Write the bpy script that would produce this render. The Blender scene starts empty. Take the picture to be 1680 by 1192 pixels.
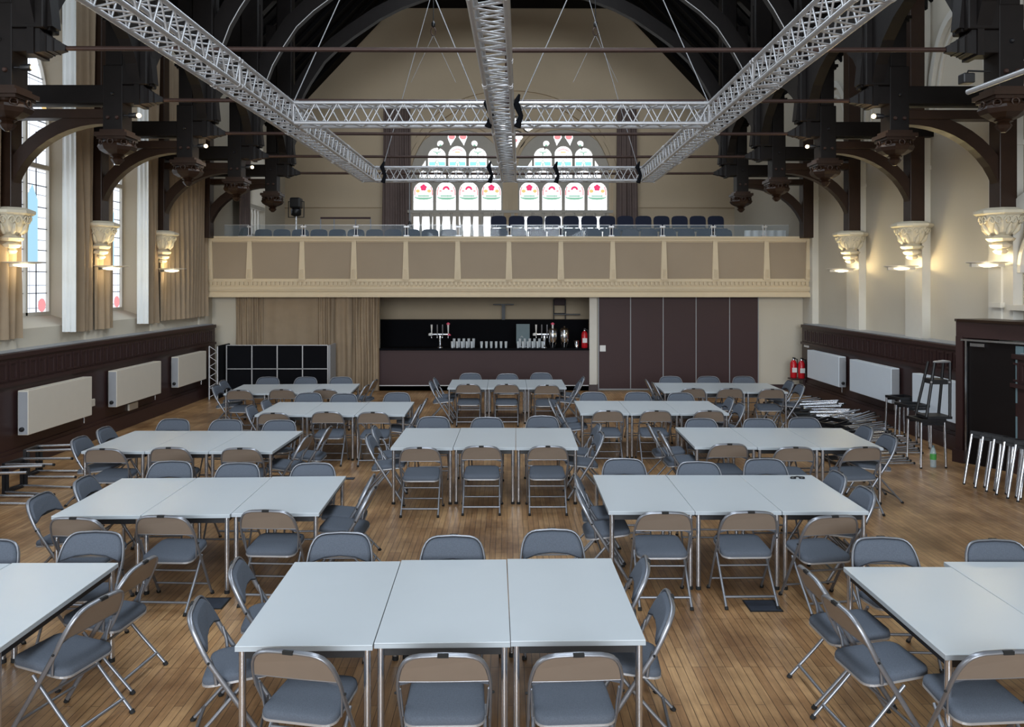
import bpy, bmesh, math, random
from mathutils import Vector, Matrix
PI = math.pi
SC = bpy.context.scene
COL = SC.collection
random.seed(7)

# ------------------------------------------------------------------ camera
F_PX, CX, CY, CAMZ, YAW = 1400.0, 840.0, 464.9, 2.832, -0.0057
cam_d = bpy.data.cameras.new('camera')
cam_d.sensor_fit = 'HORIZONTAL'
cam_d.sensor_width = 36.0
cam_d.lens = 36.0 * F_PX / 1680.0
cam_d.shift_y = -(596.0 - CY) / 1680.0
cam_d.clip_start = 0.05
cam_d.clip_end = 200
cam = bpy.data.objects.new('camera', cam_d)
cam.location = (0, 0, CAMZ)
cam.rotation_euler = (PI / 2, 0, YAW)
COL.objects.link(cam)
SC.camera = cam

# ------------------------------------------------------------------ view, world, large lights
SC.view_settings.view_transform = 'Standard'
SC.view_settings.look = 'None'
SC.view_settings.gamma = 1.0
SC.view_settings.use_curve_mapping = False
SC.view_settings.exposure = 0.3
SC.cycles.use_denoising = True
SC.cycles.max_bounces = 8
SC.cycles.diffuse_bounces = 5
SC.cycles.glossy_bounces = 4
SC.cycles.transparent_max_bounces = 12
SC.cycles.sample_clamp_indirect = 6.0
world = bpy.data.worlds.new('daylight')
SC.world = world
world.use_nodes = True
bg = world.node_tree.nodes['Background']
bg.inputs['Color'].default_value = (0.74, 0.86, 1.0, 1)
bg.inputs['Strength'].default_value = 0.5


def area(name, loc, rot, sx, sy, power, color=(1, 1, 1)):
    l = bpy.data.lights.new(name, 'AREA')
    l.shape = 'RECTANGLE'; l.size = sx; l.size_y = sy; l.energy = power; l.color = color
    o = bpy.data.objects.new(name, l)
    o.location = loc; o.rotation_euler = rot
    COL.objects.link(o)
    return o


# added fill light behind the camera, standing in for unseen end windows
area('rear_fill_light', (0.0, -15.0, 5.4), (math.radians(88), 0, 0), 11.0, 5.5, 3300, (0.86, 0.93, 1.0))
# added overhead fill above the picture; no rooflights are built there
area('overhead_fill_light', (0.0, 2.0, 11.9), (0, 0, 0), 3.0, 13.0, 760, (0.80, 0.90, 1.0))
area('overhead_fill_light', (0.0, 16.5, 11.9), (0, 0, 0), 3.0, 13.0, 760, (0.80, 0.90, 1.0))
area('rear_left_window_daylight', (-7.4, 3.5, 4.8), (0, math.radians(-80), 0), 4.0, 5.0, 160, (0.80, 0.90, 1.0))

# ------------------------------------------------------------------ pixel -> place helper (measures only)
_F = Vector((-math.sin(YAW), math.cos(YAW), 0)); _R = Vector((math.cos(YAW), math.sin(YAW), 0))


def at(px, py, Y):
    """point on the plane y = Y seen at that pixel of the photograph"""
    d = _F + _R * ((px - CX) / F_PX) + Vector((0, 0, -(py - CY) / F_PX))
    k = Y / d.y
    return Vector((0, 0, CAMZ)) + d * k


def atz(px, py, Z):
    d = _F + _R * ((px - CX) / F_PX) + Vector((0, 0, -(py - CY) / F_PX))
    k = (Z - CAMZ) / d.z
    return Vector((0, 0, CAMZ)) + d * k


# ------------------------------------------------------------------ materials
def s2l(c):
    return tuple(((x / 255) / 12.92 if x / 255 <= 0.04045 else ((x / 255 + 0.055) / 1.055) ** 2.4) for x in c)


def mat(name, rgb, rough=0.6, metal=0.0, var=0.12, scale=6.0, bump=0.0, bscale=80.0, spec=0.5, coat=0.0):
    m = bpy.data.materials.new(name); m.use_nodes = True
    nt = m.node_tree; N = nt.nodes; L = nt.links
    b = N['Principled BSDF']
    c = s2l(rgb)
    b.inputs['Roughness'].default_value = rough
    b.inputs['Metallic'].default_value = metal
    b.inputs['Specular IOR Level'].default_value = spec
    b.inputs['Coat Weight'].default_value = coat
    tc = N.new('ShaderNodeTexCoord')
    no = N.new('ShaderNodeTexNoise'); no.inputs['Scale'].default_value = scale; no.inputs['Detail'].default_value = 4
    L.new(tc.outputs['Object'], no.inputs['Vector'])
    mx = N.new('ShaderNodeMix'); mx.data_type = 'RGBA'
    mx.inputs[6].default_value = tuple(x * (1 - var) for x in c) + (1,)
    mx.inputs[7].default_value = tuple(min(1, x * (1 + var)) for x in c) + (1,)
    L.new(no.outputs['Fac'], mx.inputs[0]); L.new(mx.outputs[2], b.inputs['Base Color'])
    if bump:
        n2 = N.new('ShaderNodeTexNoise'); n2.inputs['Scale'].default_value = bscale; n2.inputs['Detail'].default_value = 3
        bp = N.new('ShaderNodeBump'); bp.inputs['Strength'].default_value = bump; bp.inputs['Distance'].default_value = 0.01
        L.new(tc.outputs['Object'], n2.inputs['Vector']); L.new(n2.outputs['Fac'], bp.inputs['Height']); L.new(bp.outputs[0], b.inputs['Normal'])
    return m


def emit(name, rgb, strength):
    m = bpy.data.materials.new(name); m.use_nodes = True
    nt = m.node_tree; nt.nodes.clear()
    e = nt.nodes.new('ShaderNodeEmission'); o = nt.nodes.new('ShaderNodeOutputMaterial')
    e.inputs['Color'].default_value = tuple(rgb) + (1,); e.inputs['Strength'].default_value = strength
    nt.links.new(e.outputs[0], o.inputs[0])
    return m


def leaded(name, rgb, strength, bw, bh):
    """daylight through leaded panes: sky glow with dark lead lines (procedural grid)"""
    m = bpy.data.materials.new(name); m.use_nodes = True
    nt = m.node_tree; nt.nodes.clear(); N = nt.nodes; L = nt.links
    e = N.new('ShaderNodeEmission'); o = N.new('ShaderNodeOutputMaterial')
    tc = N.new('ShaderNodeTexCoord'); mp = N.new('ShaderNodeMapping'); br = N.new('ShaderNodeTexBrick')
    br.offset = 0.0
    br.inputs['Scale'].default_value = 1.0
    br.inputs['Brick Width'].default_value = bw; br.inputs['Row Height'].default_value = bh
    br.inputs['Mortar Size'].default_value = 0.006; br.inputs['Mortar Smooth'].default_value = 0
    br.inputs['Color1'].default_value = tuple(rgb) + (1,)
    br.inputs['Color2'].default_value = tuple(x * 0.93 for x in rgb) + (1,)
    br.inputs['Mortar'].default_value = tuple(x * 0.25 for x in rgb) + (1,)
    L.new(tc.outputs['UV'], br.inputs['Vector'])
    L.new(br.outputs['Color'], e.inputs['Color']); e.inputs['Strength'].default_value = strength
    L.new(e.outputs[0], o.inputs[0])
    return m


def glassy(name, rgb, alpha=0.25, rough=0.05):
    m = bpy.data.materials.new(name); m.use_nodes = True
    nt = m.node_tree; N = nt.nodes; L = nt.links
    b = N['Principled BSDF']; o = N['Material Output']
    b.inputs['Base Color'].default_value = s2l(rgb) + (1,); b.inputs['Roughness'].default_value = rough
    t = N.new('ShaderNodeBsdfTransparent'); mx = N.new('ShaderNodeMixShader'); mx.inputs[0].default_value = alpha
    L.new(t.outputs[0], mx.inputs[1]); L.new(b.outputs[0], mx.inputs[2]); L.new(mx.outputs[0], o.inputs[0])
    return m


def floor_mat():
    m = bpy.data.materials.new('oak_strip_floor'); m.use_nodes = True
    nt = m.node_tree; N = nt.nodes; L = nt.links; b = N['Principled BSDF']
    tc = N.new('ShaderNodeTexCoord'); mp = N.new('ShaderNodeMapping')
    mp.inputs['Rotation'].default_value = (0, 0, PI / 2)
    L.new(tc.outputs['Object'], mp.inputs['Vector'])
    br = N.new('ShaderNodeTexBrick'); br.offset = 0.37; br.offset_frequency = 3
    br.inputs['Scale'].default_value = 1.0; br.inputs['Brick Width'].default_value = 0.9; br.inputs['Row Height'].default_value = 0.062
    br.inputs['Mortar Size'].default_value = 0.0022; br.inputs['Mortar Smooth'].default_value = 0.1; br.inputs['Bias'].default_value = -0.1
    br.inputs['Color1'].default_value = s2l((196, 158, 114)) + (1,)
    br.inputs['Color2'].default_value = s2l((166, 126, 86)) + (1,)
    br.inputs['Mortar'].default_value = s2l((70, 48, 32)) + (1,)
    L.new(mp.outputs[0], br.inputs['Vector'])
    # grain stretched along the boards
    m2 = N.new('ShaderNodeMapping'); m2.inputs['Scale'].default_value = (22, 1.4, 1)
    L.new(tc.outputs['Object'], m2.inputs['Vector'])
    g = N.new('ShaderNodeTexNoise'); g.inputs['Scale'].default_value = 2.0; g.inputs['Detail'].default_value = 6
    L.new(m2.outputs[0], g.inputs['Vector'])
    # worn patches
    w = N.new('ShaderNodeTexNoise'); w.inputs['Scale'].default_value = 0.9; w.inputs['Detail'].default_value = 7; w.inputs['Roughness'].default_value = 0.62
    L.new(tc.outputs['Object'], w.inputs['Vector'])
    cr = N.new('ShaderNodeValToRGB'); cr.color_ramp.elements[0].position = 0.36; cr.color_ramp.elements[0].color = (0.44, 0.39, 0.35, 1)
    cr.color_ramp.elements[1].position = 0.6; cr.color_ramp.elements[1].color = (1, 1, 1, 1)
    L.new(w.outputs['Fac'], cr.inputs[0])
    cg = N.new('ShaderNodeValToRGB'); cg.color_ramp.elements[0].position = 0.3; cg.color_ramp.elements[0].color = (0.72, 0.69, 0.66, 1)
    cg.color_ramp.elements[1].position = 0.7; cg.color_ramp.elements[1].color = (1.1, 1.08, 1.05, 1)
    L.new(g.outputs['Fac'], cg.inputs[0])
    a = N.new('ShaderNodeMix'); a.data_type = 'RGBA'; a.blend_type = 'MULTIPLY'; a.inputs[0].default_value = 1
    L.new(br.outputs['Color'], a.inputs[6]); L.new(cr.outputs[0], a.inputs[7])
    c = N.new('ShaderNodeMix'); c.data_type = 'RGBA'; c.blend_type = 'MULTIPLY'; c.inputs[0].default_value = 1
    L.new(a.outputs[2], c.inputs[6]); L.new(cg.outputs[0], c.inputs[7])
    L.new(c.outputs[2], b.inputs['Base Color'])
    mr = N.new('ShaderNodeMapRange'); mr.inputs['To Min'].default_value = 0.45; mr.inputs['To Max'].default_value = 0.24
    L.new(w.outputs['Fac'], mr.inputs['Value']); L.new(mr.outputs[0], b.inputs['Roughness'])
    bp = N.new('ShaderNodeBump'); bp.inputs['Strength'].default_value = 0.15; bp.inputs['Distance'].default_value = 0.004
    L.new(g.outputs['Fac'], bp.inputs['Height']); L.new(bp.outputs[0], b.inputs['Normal'])
    return m


M = {
    'floor': floor_mat(),
    'wall': mat('cream_wall_paint', (190, 172, 146), 0.85, var=0.10, scale=0.7, bump=0.05, bscale=30),
    'wall_right': mat('pale_cream_wall_paint', (196, 188, 172), 0.8, var=0.07, scale=0.8, bump=0.05, bscale=30),
    'trim': mat('off_white_trim_paint', (206, 202, 192), 0.6, var=0.05),
    'gallery': mat('cream_gallery_paint', (202, 184, 154), 0.65, var=0.05),
    'panel': mat('taupe_panel_paint', (150, 133, 112), 0.75, var=0.06, scale=1.5),
    'dado': mat('dark_maroon_dado_paint', (50, 30, 29), 0.4, var=0.12, scale=3),
    'maroon': mat('maroon_board', (54, 28, 29), 0.6, var=0.08, scale=2),
    'roof': mat('black_roof_boards', (13, 12, 14), 0.7, var=0.3, scale=2, spec=0.1),
    'timber': mat('near_black_oak_timber', (20, 16, 15), 0.5, spec=0.18, var=0.35, scale=7, bump=0.1, bscale=25),
    'timber_brown': mat('dark_brown_varnished_oak', (41, 25, 15), 0.4, spec=0.3, var=0.3, scale=6, bump=0.08, bscale=25),
    'stone': mat('cream_carved_stone', (205, 196, 174), 0.7, var=0.08, scale=8, bump=0.25, bscale=40),
    'iron': mat('rust_brown_iron', (58, 40, 34), 0.5, metal=0.4, var=0.3, scale=12),
    'alu': mat('brushed_aluminium', (184, 184, 186), 0.36, metal=0.55, var=0.08, scale=20),
    'chrome': mat('satin_chrome', (205, 207, 212), 0.22, metal=0.95, var=0.05, scale=30),
    'frame': mat('grey_painted_steel', (140, 142, 148), 0.36, metal=0.7, var=0.08, scale=30),
    'beige': mat('beige_brown_steel_back', (134, 121, 109), 0.4, metal=0.15, var=0.05, scale=8),
    'fabric': mat('blue_grey_woven_fabric', (90, 96, 106), 0.95, var=0.28, scale=140, bump=0.3, bscale=500, spec=0.15),
    'navy': mat('navy_fabric', (38, 42, 58), 0.9, var=0.15, scale=60, spec=0.2),
    'table': mat('white_laminate', (193, 200, 205), 0.33, var=0.03, scale=3),
    'edge': mat('pale_edging', (172, 180, 186), 0.5, var=0.05),
    'black': mat('black_metal', (18, 18, 21), 0.45, var=0.2, scale=10),
    'rubber': mat('black_rubber', (20, 20, 20), 0.8, var=0.2),
    'cloth_black': mat('black_cloth', (17, 18, 22), 0.95, var=0.2, spec=0.1),
    'white_metal': mat('white_enamel', (216, 224, 232), 0.45, var=0.03),
    'cream_metal': mat('cream_enamel', (206, 199, 186), 0.5, var=0.03),
    'grille': mat('grey_grille', (150, 152, 156), 0.5, var=0.05),
    'curtain': mat('beige_curtain_cloth', (154, 136, 114), 0.95, var=0.12, scale=5, spec=0.1),
    'curtain_grey': mat('mauve_grey_curtain_cloth', (112, 98, 94), 0.95, var=0.12, scale=5, spec=0.1),
    'lining': mat('white_curtain_lining', (226, 230, 230), 0.9, var=0.04, scale=5, spec=0.1),
    'red': mat('red_enamel', (188, 26, 36), 0.3, var=0.08),
    'pink': mat('pink_plastic', (226, 92, 120), 0.4, var=0.05),
    'bar_black': mat('black_gloss_bar', (6, 6, 11), 0.65, var=0.2, scale=3, spec=0.08),
    'glass': glassy('clear_drinking_glass', (226, 232, 236), 0.5),
    'glass_panel': glassy('clear_balustrade_glass', (150, 168, 182), 0.13, 0.03),
    'bottle': glassy('clear_bottle_plastic', (190, 210, 215), 0.45),
    'green': mat('green_label', (70, 150, 70), 0.5, var=0.1),
    'sign': mat('grey_green_board', (92, 112, 118), 0.5, var=0.1),
    'steel': mat('polished_steel', (200, 202, 206), 0.18, metal=1.0, var=0.05),
    'brass': mat('brown_floor_box', (48, 54, 66), 0.6, var=0.25, scale=20),
    'door': mat('dark_brown_door', (20, 15, 14), 0.6, spec=0.15),
    'paper': mat('white_plastic', (222, 222, 220), 0.5, var=0.03),
    'lead': mat('dull_lead', (92, 94, 100), 0.7, var=0.05),
    'tracery': mat('pale_stone_tracery', (176, 170, 160), 0.75, var=0.06),
    'pane_end': leaded('bright_leaded_glass', (0.93, 0.965, 1.0), 1.7, 0.42, 0.52),
    'pane_side': leaded('leaded_daylight_glass', (0.84, 0.90, 1.0), 1.25, 0.28, 0.40),
    'lamp': emit('lit_bulb', (1.0, 0.72, 0.38), 8),
    'tube': emit('lit_uplighter_bowl', (1.0, 0.90, 0.66), 2.6),
    'g_pink': emit('pink_glass', (0.9, 0.36, 0.38), 0.9),
    'g_red': emit('crimson_glass', (0.85, 0.06, 0.18), 0.9),
    'g_green': emit('green_glass', (0.30, 0.62, 0.45), 0.8),
    'g_cyan': emit('turquoise_glass', (0.35, 0.85, 0.88), 0.95),
    'g_amber': emit('amber_glass', (0.85, 0.62, 0.25), 0.9),
    'g_blue': emit('sky_blue_glass', (0.42, 0.72, 0.92), 0.9),
}


# ------------------------------------------------------------------ mesh builder
class MB:
    def __init__(s):
        s.v = []; s.f = []; s.sm = []; s.mi = []; s.cur = 0

    def add(s, vs, fs, smooth=False, mtx=None):
        o = len(s.v)
        for p in vs:
            p = Vector(p)
            s.v.append(tuple(mtx @ p) if mtx else tuple(p))
        for f in fs:
            s.f.append([i + o for i in f]); s.sm.append(smooth); s.mi.append(s.cur)
        return s

    def box(s, x0, x1, y0, y1, z0, z1, mtx=None, bev=0.0):
        if x0 > x1: x0, x1 = x1, x0
        if y0 > y1: y0, y1 = y1, y0
        if z0 > z1: z0, z1 = z1, z0
        if bev <= 0:
            vs = [(x, y, z) for z in (z0, z1) for y in (y0, y1) for x in (x0, x1)]
            return s.add(vs, [(0, 2, 3, 1), (4, 5, 7, 6), (0, 1, 5, 4), (1, 3, 7, 5), (3, 2, 6, 7), (2, 0, 4, 6)], False, mtx)
        bm = bmesh.new()
        bmesh.ops.create_cube(bm, size=1)
        for v in bm.verts:
            v.co = Vector(((x0 + x1) / 2 + v.co.x * (x1 - x0), (y0 + y1) / 2 + v.co.y * (y1 - y0), (z0 + z1) / 2 + v.co.z * (z1 - z0)))
        bmesh.ops.bevel(bm, geom=list(bm.edges), offset=bev, segments=2, affect='EDGES', profile=0.5)
        bm.verts.index_update()
        s.add([v.co.copy() for v in bm.verts], [[v.index for v in f.verts] for f in bm.faces], False, mtx)
        bm.free(); return s

    def loft(s, rings, cap=True, smooth=False, closed=True, mtx=None):
        n = len(rings[0]); vs = [p for r in rings for p in r]; fs = []
        for i in range(len(rings) - 1):
            for j in range(n if closed else n - 1):
                k = (j + 1) % n
                fs.append((i * n + j, i * n + k, (i + 1) * n + k, (i + 1) * n + j))
        s.add(vs, fs, smooth, mtx)
        if cap and closed:
            s.add(rings[0], [list(range(n))[::-1]], False, mtx); s.add(rings[-1], [list(range(n))], False, mtx)
        return s

    def tube(s, pts, r, n=8, cap=True, mtx=None, flat=1.0):
        pts = [Vector(p) for p in pts]; rings = []; up = None
        for i, p in enumerate(pts):
            a = pts[max(i - 1, 0)]; b = pts[min(i + 1, len(pts) - 1)]
            d = (b - a)
            if d.length < 1e-9: d = Vector((0, 0, 1))
            d.normalize()
            if up is None:
                up = Vector((0, 0, 1)) if abs(d.z) < 0.9 else Vector((0, 1, 0))
            u = (up - d * up.dot(d))
            if u.length < 1e-6: u = d.orthogonal()
            u.normalize(); w = d.cross(u); up = u
            rr = r[i] if isinstance(r, (list, tuple)) else r
            rings.append([p + (u * math.cos(2 * PI * k / n) * flat + w * math.sin(2 * PI * k / n)) * rr for k in range(n)])
        return s.loft(rings, cap, n > 4, True, mtx)

    def lathe(s, prof, c=(0, 0, 0), n=16, smooth=True, mtx=None, rot=0.0, sx=1.0, sy=1.0):
        rings = [[(c[0] + r * sx * math.cos(2 * PI * k / n + rot), c[1] + r * sy * math.sin(2 * PI * k / n + rot), c[2] + z) for k in range(n)] for r, z in prof]
        return s.loft(rings, True, smooth, True, mtx)

    def prism(s, poly, a, b, axis='y', mtx=None):
        """polygon in the plane across axis, from a to b"""
        def P(u, v, t):
            return {'y': (u, t, v), 'x': (t, u, v), 'z': (u, v, t)}[axis]
        n = len(poly)
        vs = [P(u, v, a) for u, v in poly] + [P(u, v, b) for u, v in poly]
        fs = [list(range(n))[::-1], list(range(n, 2 * n))] + [(i, (i + 1) % n, n + (i + 1) % n, n + i) for i in range(n)]
        return s.add(vs, fs, False, mtx)

    def band(s, inner, outer, a, b, axis='y', closed=False, mtx=None):
        """solid strip between two polylines of a plane, thick from a to b"""
        def P(u, v, t):
            return {'y': (u, t, v), 'x': (t, u, v), 'z': (u, v, t)}[axis]
        n = len(inner)
        rings = [[P(*inner[i], a), P(*outer[i], a), P(*outer[i], b), P(*inner[i], b)] for i in range(n)]
        if closed: rings.append(rings[0])
        return s.loft(rings, not closed, False, True, mtx)

    def sheet(s, outer, holes, a, b, axis='y', back=True):
        """flat plate with holes, thick from a to b"""
        def P(u, v, t):
            return {'y': (u, t, v), 'x': (t, u, v), 'z': (u, v, t)}[axis]
        for t in ((a, b) if back else (a,)):
            bm = bmesh.new()
            es = []
            for lp in [outer] + holes:
                vv = [bm.verts.new(P(u, v, t)) for u, v in lp]
                es += [bm.edges.new((vv[i], vv[(i + 1) % len(vv)])) for i in range(len(vv))]
            bmesh.ops.triangle_fill(bm, use_beauty=True, use_dissolve=False, edges=es)
            bm.verts.index_update()
            s.add([v.co.copy() for v in bm.verts], [[v.index for v in f.verts] for f in bm.faces])
            bm.free()
        for lp in [outer] + holes:
            n = len(lp)
            s.add([P(u, v, a) for u, v in lp] + [P(u, v, b) for u, v in lp], [(i, (i + 1) % n, n + (i + 1) % n, n + i) for i in range(n)])
        return s

    def build(s, name, m, parent=None, loc=None, rot=None):
        me = bpy.data.meshes.new(name)
        me.from_pydata(s.v, [], s.f)
        ms = m if isinstance(m, (list, tuple)) else [m]
        for x in ms: me.materials.append(M[x] if isinstance(x, str) else x)
        me.polygons.foreach_set('use_smooth', s.sm)
        me.polygons.foreach_set('material_index', s.mi)
        me.update()
        bm = bmesh.new(); bm.from_mesh(me)
        bmesh.ops.recalc_face_normals(bm, faces=list(bm.faces)); bm.to_mesh(me); bm.free()
        o = bpy.data.objects.new(name, me); COL.objects.link(o)
        if parent: o.parent = parent
        if loc: o.location = loc
        if rot: o.rotation_euler = rot
        return o


def tag(o, label=None, cat=None, group=None, kind=None):
    if label: o['label'] = label
    if cat: o['category'] = cat
    if group: o['group'] = group
    if kind: o['kind'] = kind
    return o


def thing(name, label, cat, loc=(0, 0, 0), rz=0.0, group=None, kind=None):
    o = bpy.data.objects.new(name, None); COL.objects.link(o)
    o.empty_display_size = 0.1
    o.location = loc; o.rotation_euler = (0, 0, rz)
    return tag(o, label, cat, group, kind)


def struct(name, mb, m, label=None, parent=None):
    o = mb.build(name, m, parent)
    if not parent: tag(o, label, None, None, 'structure')
    return o


def kids(o):
    return [c for c in o.children]


def dup(root, loc=None, rot=None, label=None, group=None):
    r = root.copy(); COL.objects.link(r)
    if loc is not None: r.location = loc
    if rot is not None: r.rotation_euler = rot if isinstance(rot, (tuple, list)) else (0, 0, rot)
    if label: r['label'] = label
    if group: r['group'] = group
    for ch in list(root.children):
        c = ch.copy(); COL.objects.link(c); c.parent = r
        for g in list(ch.children):
            d = g.copy(); COL.objects.link(d); d.parent = c
    return r


def arch(hw, z0, zs, za, n=10, c=0.0):
    """closed pointed-arch outline: centre c, half width hw, foot z0, spring zs, apex za"""
    h = za - zs; pts = [(c - hw, z0)]
    for i in range(n + 1):
        t = i / n * PI / 2
        pts.append((c - hw * math.cos(t) ** 0.92, zs + h * math.sin(t) ** 0.92 if t > 0 else zs))
    for i in range(n - 1, -1, -1):
        t = i / n * PI / 2
        pts.append((c + hw * math.cos(t) ** 0.92, zs + h * math.sin(t) ** 0.92 if t > 0 else zs))
    pts.append((c + hw, z0))
    return pts


# ------------------------------------------------------------------ the hall
XL, XR = -7.8, 8.0          # side walls
YB, YE = 22.6, 30.0         # wall under the gallery, end wall above it
PLATE = 8.26
TRY = [10.3, 13.2, 16.1, 19.0, 21.9]
PREV = [7.4, 4.5, 1.6]

struct('floor', MB().box(-8.6, 8.6, -16, 25.5, -0.1, 0.0), 'floor', 'worn oak strip floor of the hall')


def roof_z(x): return PLATE + 1.06 * (8.0 - abs(x))


# ceiling: two black boarded slopes and a flat dark crown
cb = MB()
for s in (-1, 1):
    cb.prism([(s * 8.6, PLATE - 0.64), (s * 8.6, PLATE - 0.34), (s * 4.0, 12.8), (s * 4.0, 12.5)], -16, YE + 0.2, 'y')
    for k in range(1, 9):   # rafters' board joints
        pass
cb.box(-4.0, 4.0, -16, YE + 0.2, 12.5, 12.8)
for s in (-1, 1):           # common rafters
    y = 8.0
    while y < YE - 0.4:
        cb.prism([(s * 8.2, PLATE - 0.34), (s * 8.2, PLATE - 0.2), (s * 4.05, 12.38), (s * 4.05, 12.24)], y, y + 0.09, 'y')
        y += 0.725
struct('ceiling', cb, 'roof', 'black boarded pitched ceiling above the hall')

# left wall with deep pointed windows
BAYS = [(a + b) / 2 for a, b in zip([1.6, 4.5, 7.4, 10.3, 13.2, 16.1, 19.0], [4.5, 7.4, 10.3, 13.2, 16.1, 19.0, 21.9])]
GALBAY = 26.4
wl = MB()
outer = [(-16, 0), (YE, 0), (YE, 8.7), (-16, 8.7)]
holes = [arch(1.0, 2.1, 5.6, 7.45, 10, c) for c in BAYS] + [arch(1.15, 4.35, 6.2, 7.6, 10, GALBAY)]
wl.sheet(outer, holes, XL, XL - 0.02, 'x', back=False)
for c in BAYS:
    A = arch(1.0, 2.1, 5.6, 7.45, 10, c); B = arch(0.76, 2.28, 5.5, 7.1, 10, c)
    n = len(A)
    wl.add([(XL, u, v) for u, v in A] + [(XL - 0.45, u, v) for u, v in B], [(i, (i + 1) % n, n + (i + 1) % n, n + i) for i in range(n)])
A = arch(1.15, 4.35, 6.2, 7.6, 10, GALBAY); B = arch(1.0, 4.4, 6.2, 7.4, 10, GALBAY)
wl.add([(XL, u, v) for u, v in A] + [(XL - 0.45, u, v) for u, v in B], [(i, (i + 1) % n, n + (i + 1) % n, n + i) for i in range(n)])
for y in PREV + TRY:    # pilasters behind the roof posts
    wl.box(XL - 0.01, XL + 0.04, y - 0.34, y + 0.34, 1.7, 8.2)
struct('wall_left', wl, 'wall_right', 'cream left wall with deep window reveals')


def pane(outline, x, axis='x'):
    """one emissive sheet with metre UVs"""
    me = bpy.data.meshes.new('pane')
    if axis == 'x': vs = [(x, u, v) for u, v in outline]
    else: vs = [(u, x, v) for u, v in outline]
    me.from_pydata(vs, [], [list(range(len(vs)))])
    uv = me.uv_layers.new(name='UVMap')
    for i, (u, v) in enumerate(outline): uv.data[i].uv = (u, v)
    return me


def side_window(num, c, hw, z0, zs, za, bars=True):
    w = thing('window_%d' % num, 'tall leaded window in the left wall', None, (0, 0, 0), kind='structure')
    x = XL - 0.45
    p = bpy.data.objects.new('pane', pane(arch(hw, z0, zs, za, 10, c), x - 0.03)); p.data.materials.append(M['pane_side'])
    COL.objects.link(p); p.parent = w
    f = MB()
    f.band(arch(hw - 0.05, z0 + 0.05, zs, za - 0.06, 10, c), arch(hw + 0.03, z0 - 0.03, zs, za + 0.03, 10, c), x - 0.05, x + 0.03, 'x', closed=True)
    f.box(x - 0.05, x + 0.03, c - 0.03, c + 0.03, z0, za - 0.15)
    f.box(x - 0.05, x + 0.04, c - hw, c + hw, 4.85, 4.93)
    for k in (-1, 1):
        f.tube([(x, c + k * (hw * 0.5 - hw * 0.5 * math.cos(t * PI / 8)) if False else c + k * (hw / 2 + hw / 2 * math.cos(t * PI / 8)), 5.6 + 0.55 * math.sin(t * PI / 8)) for t in range(9)], 0.03, 6)
    f.build('window_frame', 'trim', w)
    ld = MB(); z = z0 + 0.38
    while z < za - 0.5:
        ld.box(x - 0.028, x - 0.012, c - hw + 0.03, c + hw - 0.03, z - 0.007, z + 0.007); z += 0.38
    for k in (-1, 1): ld.box(x - 0.028, x - 0.012, c + k * hw * 0.5 - 0.006, c + k * hw * 0.5 + 0.006, z0, zs)
    ld.build('lead_bars', 'lead', w)
    return w


wn = 1
for c in BAYS[2:]:
    w = side_window(wn, c, 0.76, 2.28, 5.5, 7.1); wn += 1
    g = MB(); x = XL - 0.44
    g.prism([(c + 0.05, 3.2), (c + 0.36, 3.2), (c + 0.36, 4.3), (c + 0.2, 4.55), (c + 0.05, 4.35)], x, x + 0.008, 'x')
    g.build('blue_glass', 'g_blue', w)
    g = MB()
    for k in range(3):
        g.lathe([(0.09, -0.004), (0.09, 0.004)], n=12, mtx=Matrix.Translation((x + 0.005, c + 0.25 + 0.16 * k, 6.0 + 0.1 * (k % 2))) @ Matrix.Rotation(PI / 2, 4, 'Y'))
    g.build('amber_glass', 'g_amber', w)
    g = MB()
    g.lathe([(0.12, -0.004), (0.12, 0.004)], n=12, mtx=Matrix.Translation((x + 0.005, c + 0.5, 2.45)) @ Matrix.Rotation(PI / 2, 4, 'Y'))
    g.build('pink_glass', 'g_pink', w)
w = side_window(wn, GALBAY, 1.0, 4.4, 6.2, 7.4); wn += 1
f = MB()
for k in range(7):
    y = GALBAY - 0.95 + k * 0.316
    f.lathe([(0.05, 0), (0.03, .1), (0.05, .3), (0.03, .6), (0.05, .75)], (XL - 0.15, y, 4.4), 8)
f.box(XL - 0.25, XL - 0.02, GALBAY - 1.14, GALBAY + 1.14, 5.15, 5.27)
f.build('window_balustrade', 'trim', w)

# right wall
wr = MB()
wr.sheet([(-16, 0), (YE, 0), (YE, 8.7), (-16, 8.7)], [], XR, XR + 0.02, 'x', back=False)
pw = MB()
for y in PREV + TRY:
    pw.box(XR + 0.01, XR - 0.16, y - 0.02, y + 0.66, 1.79, 8.2)
    pw.box(XR + 0.01, XR - 0.20, y - 0.05, y + 0.69, 4.98, 5.06)
struct('trim_11', pw, 'trim', 'white pilaster strips up the right wall')
struct('wall_right', wr, 'wall_right', 'pale cream right wall')
tr = MB()
for a, b in zip([7.4] + TRY[:-1], TRY):
    c = (a + b + 0.64) / 2
    tr.band(arch(1.0, 5.06, 5.6, 7.6, 12, c)[1:-1], arch(1.13, 5.06, 5.6, 7.75, 12, c)[1:-1], XR + 0.01, XR - 0.09, 'x')
    tr.band(arch(0.82, 5.06, 5.6, 7.35, 12, c)[1:-1], arch(0.88, 5.06, 5.6, 7.42, 12, c)[1:-1], XR + 0.01, XR - 0.04, 'x')
struct('trim_1', tr, 'trim', 'pointed arch mouldings high on the right wall')
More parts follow.
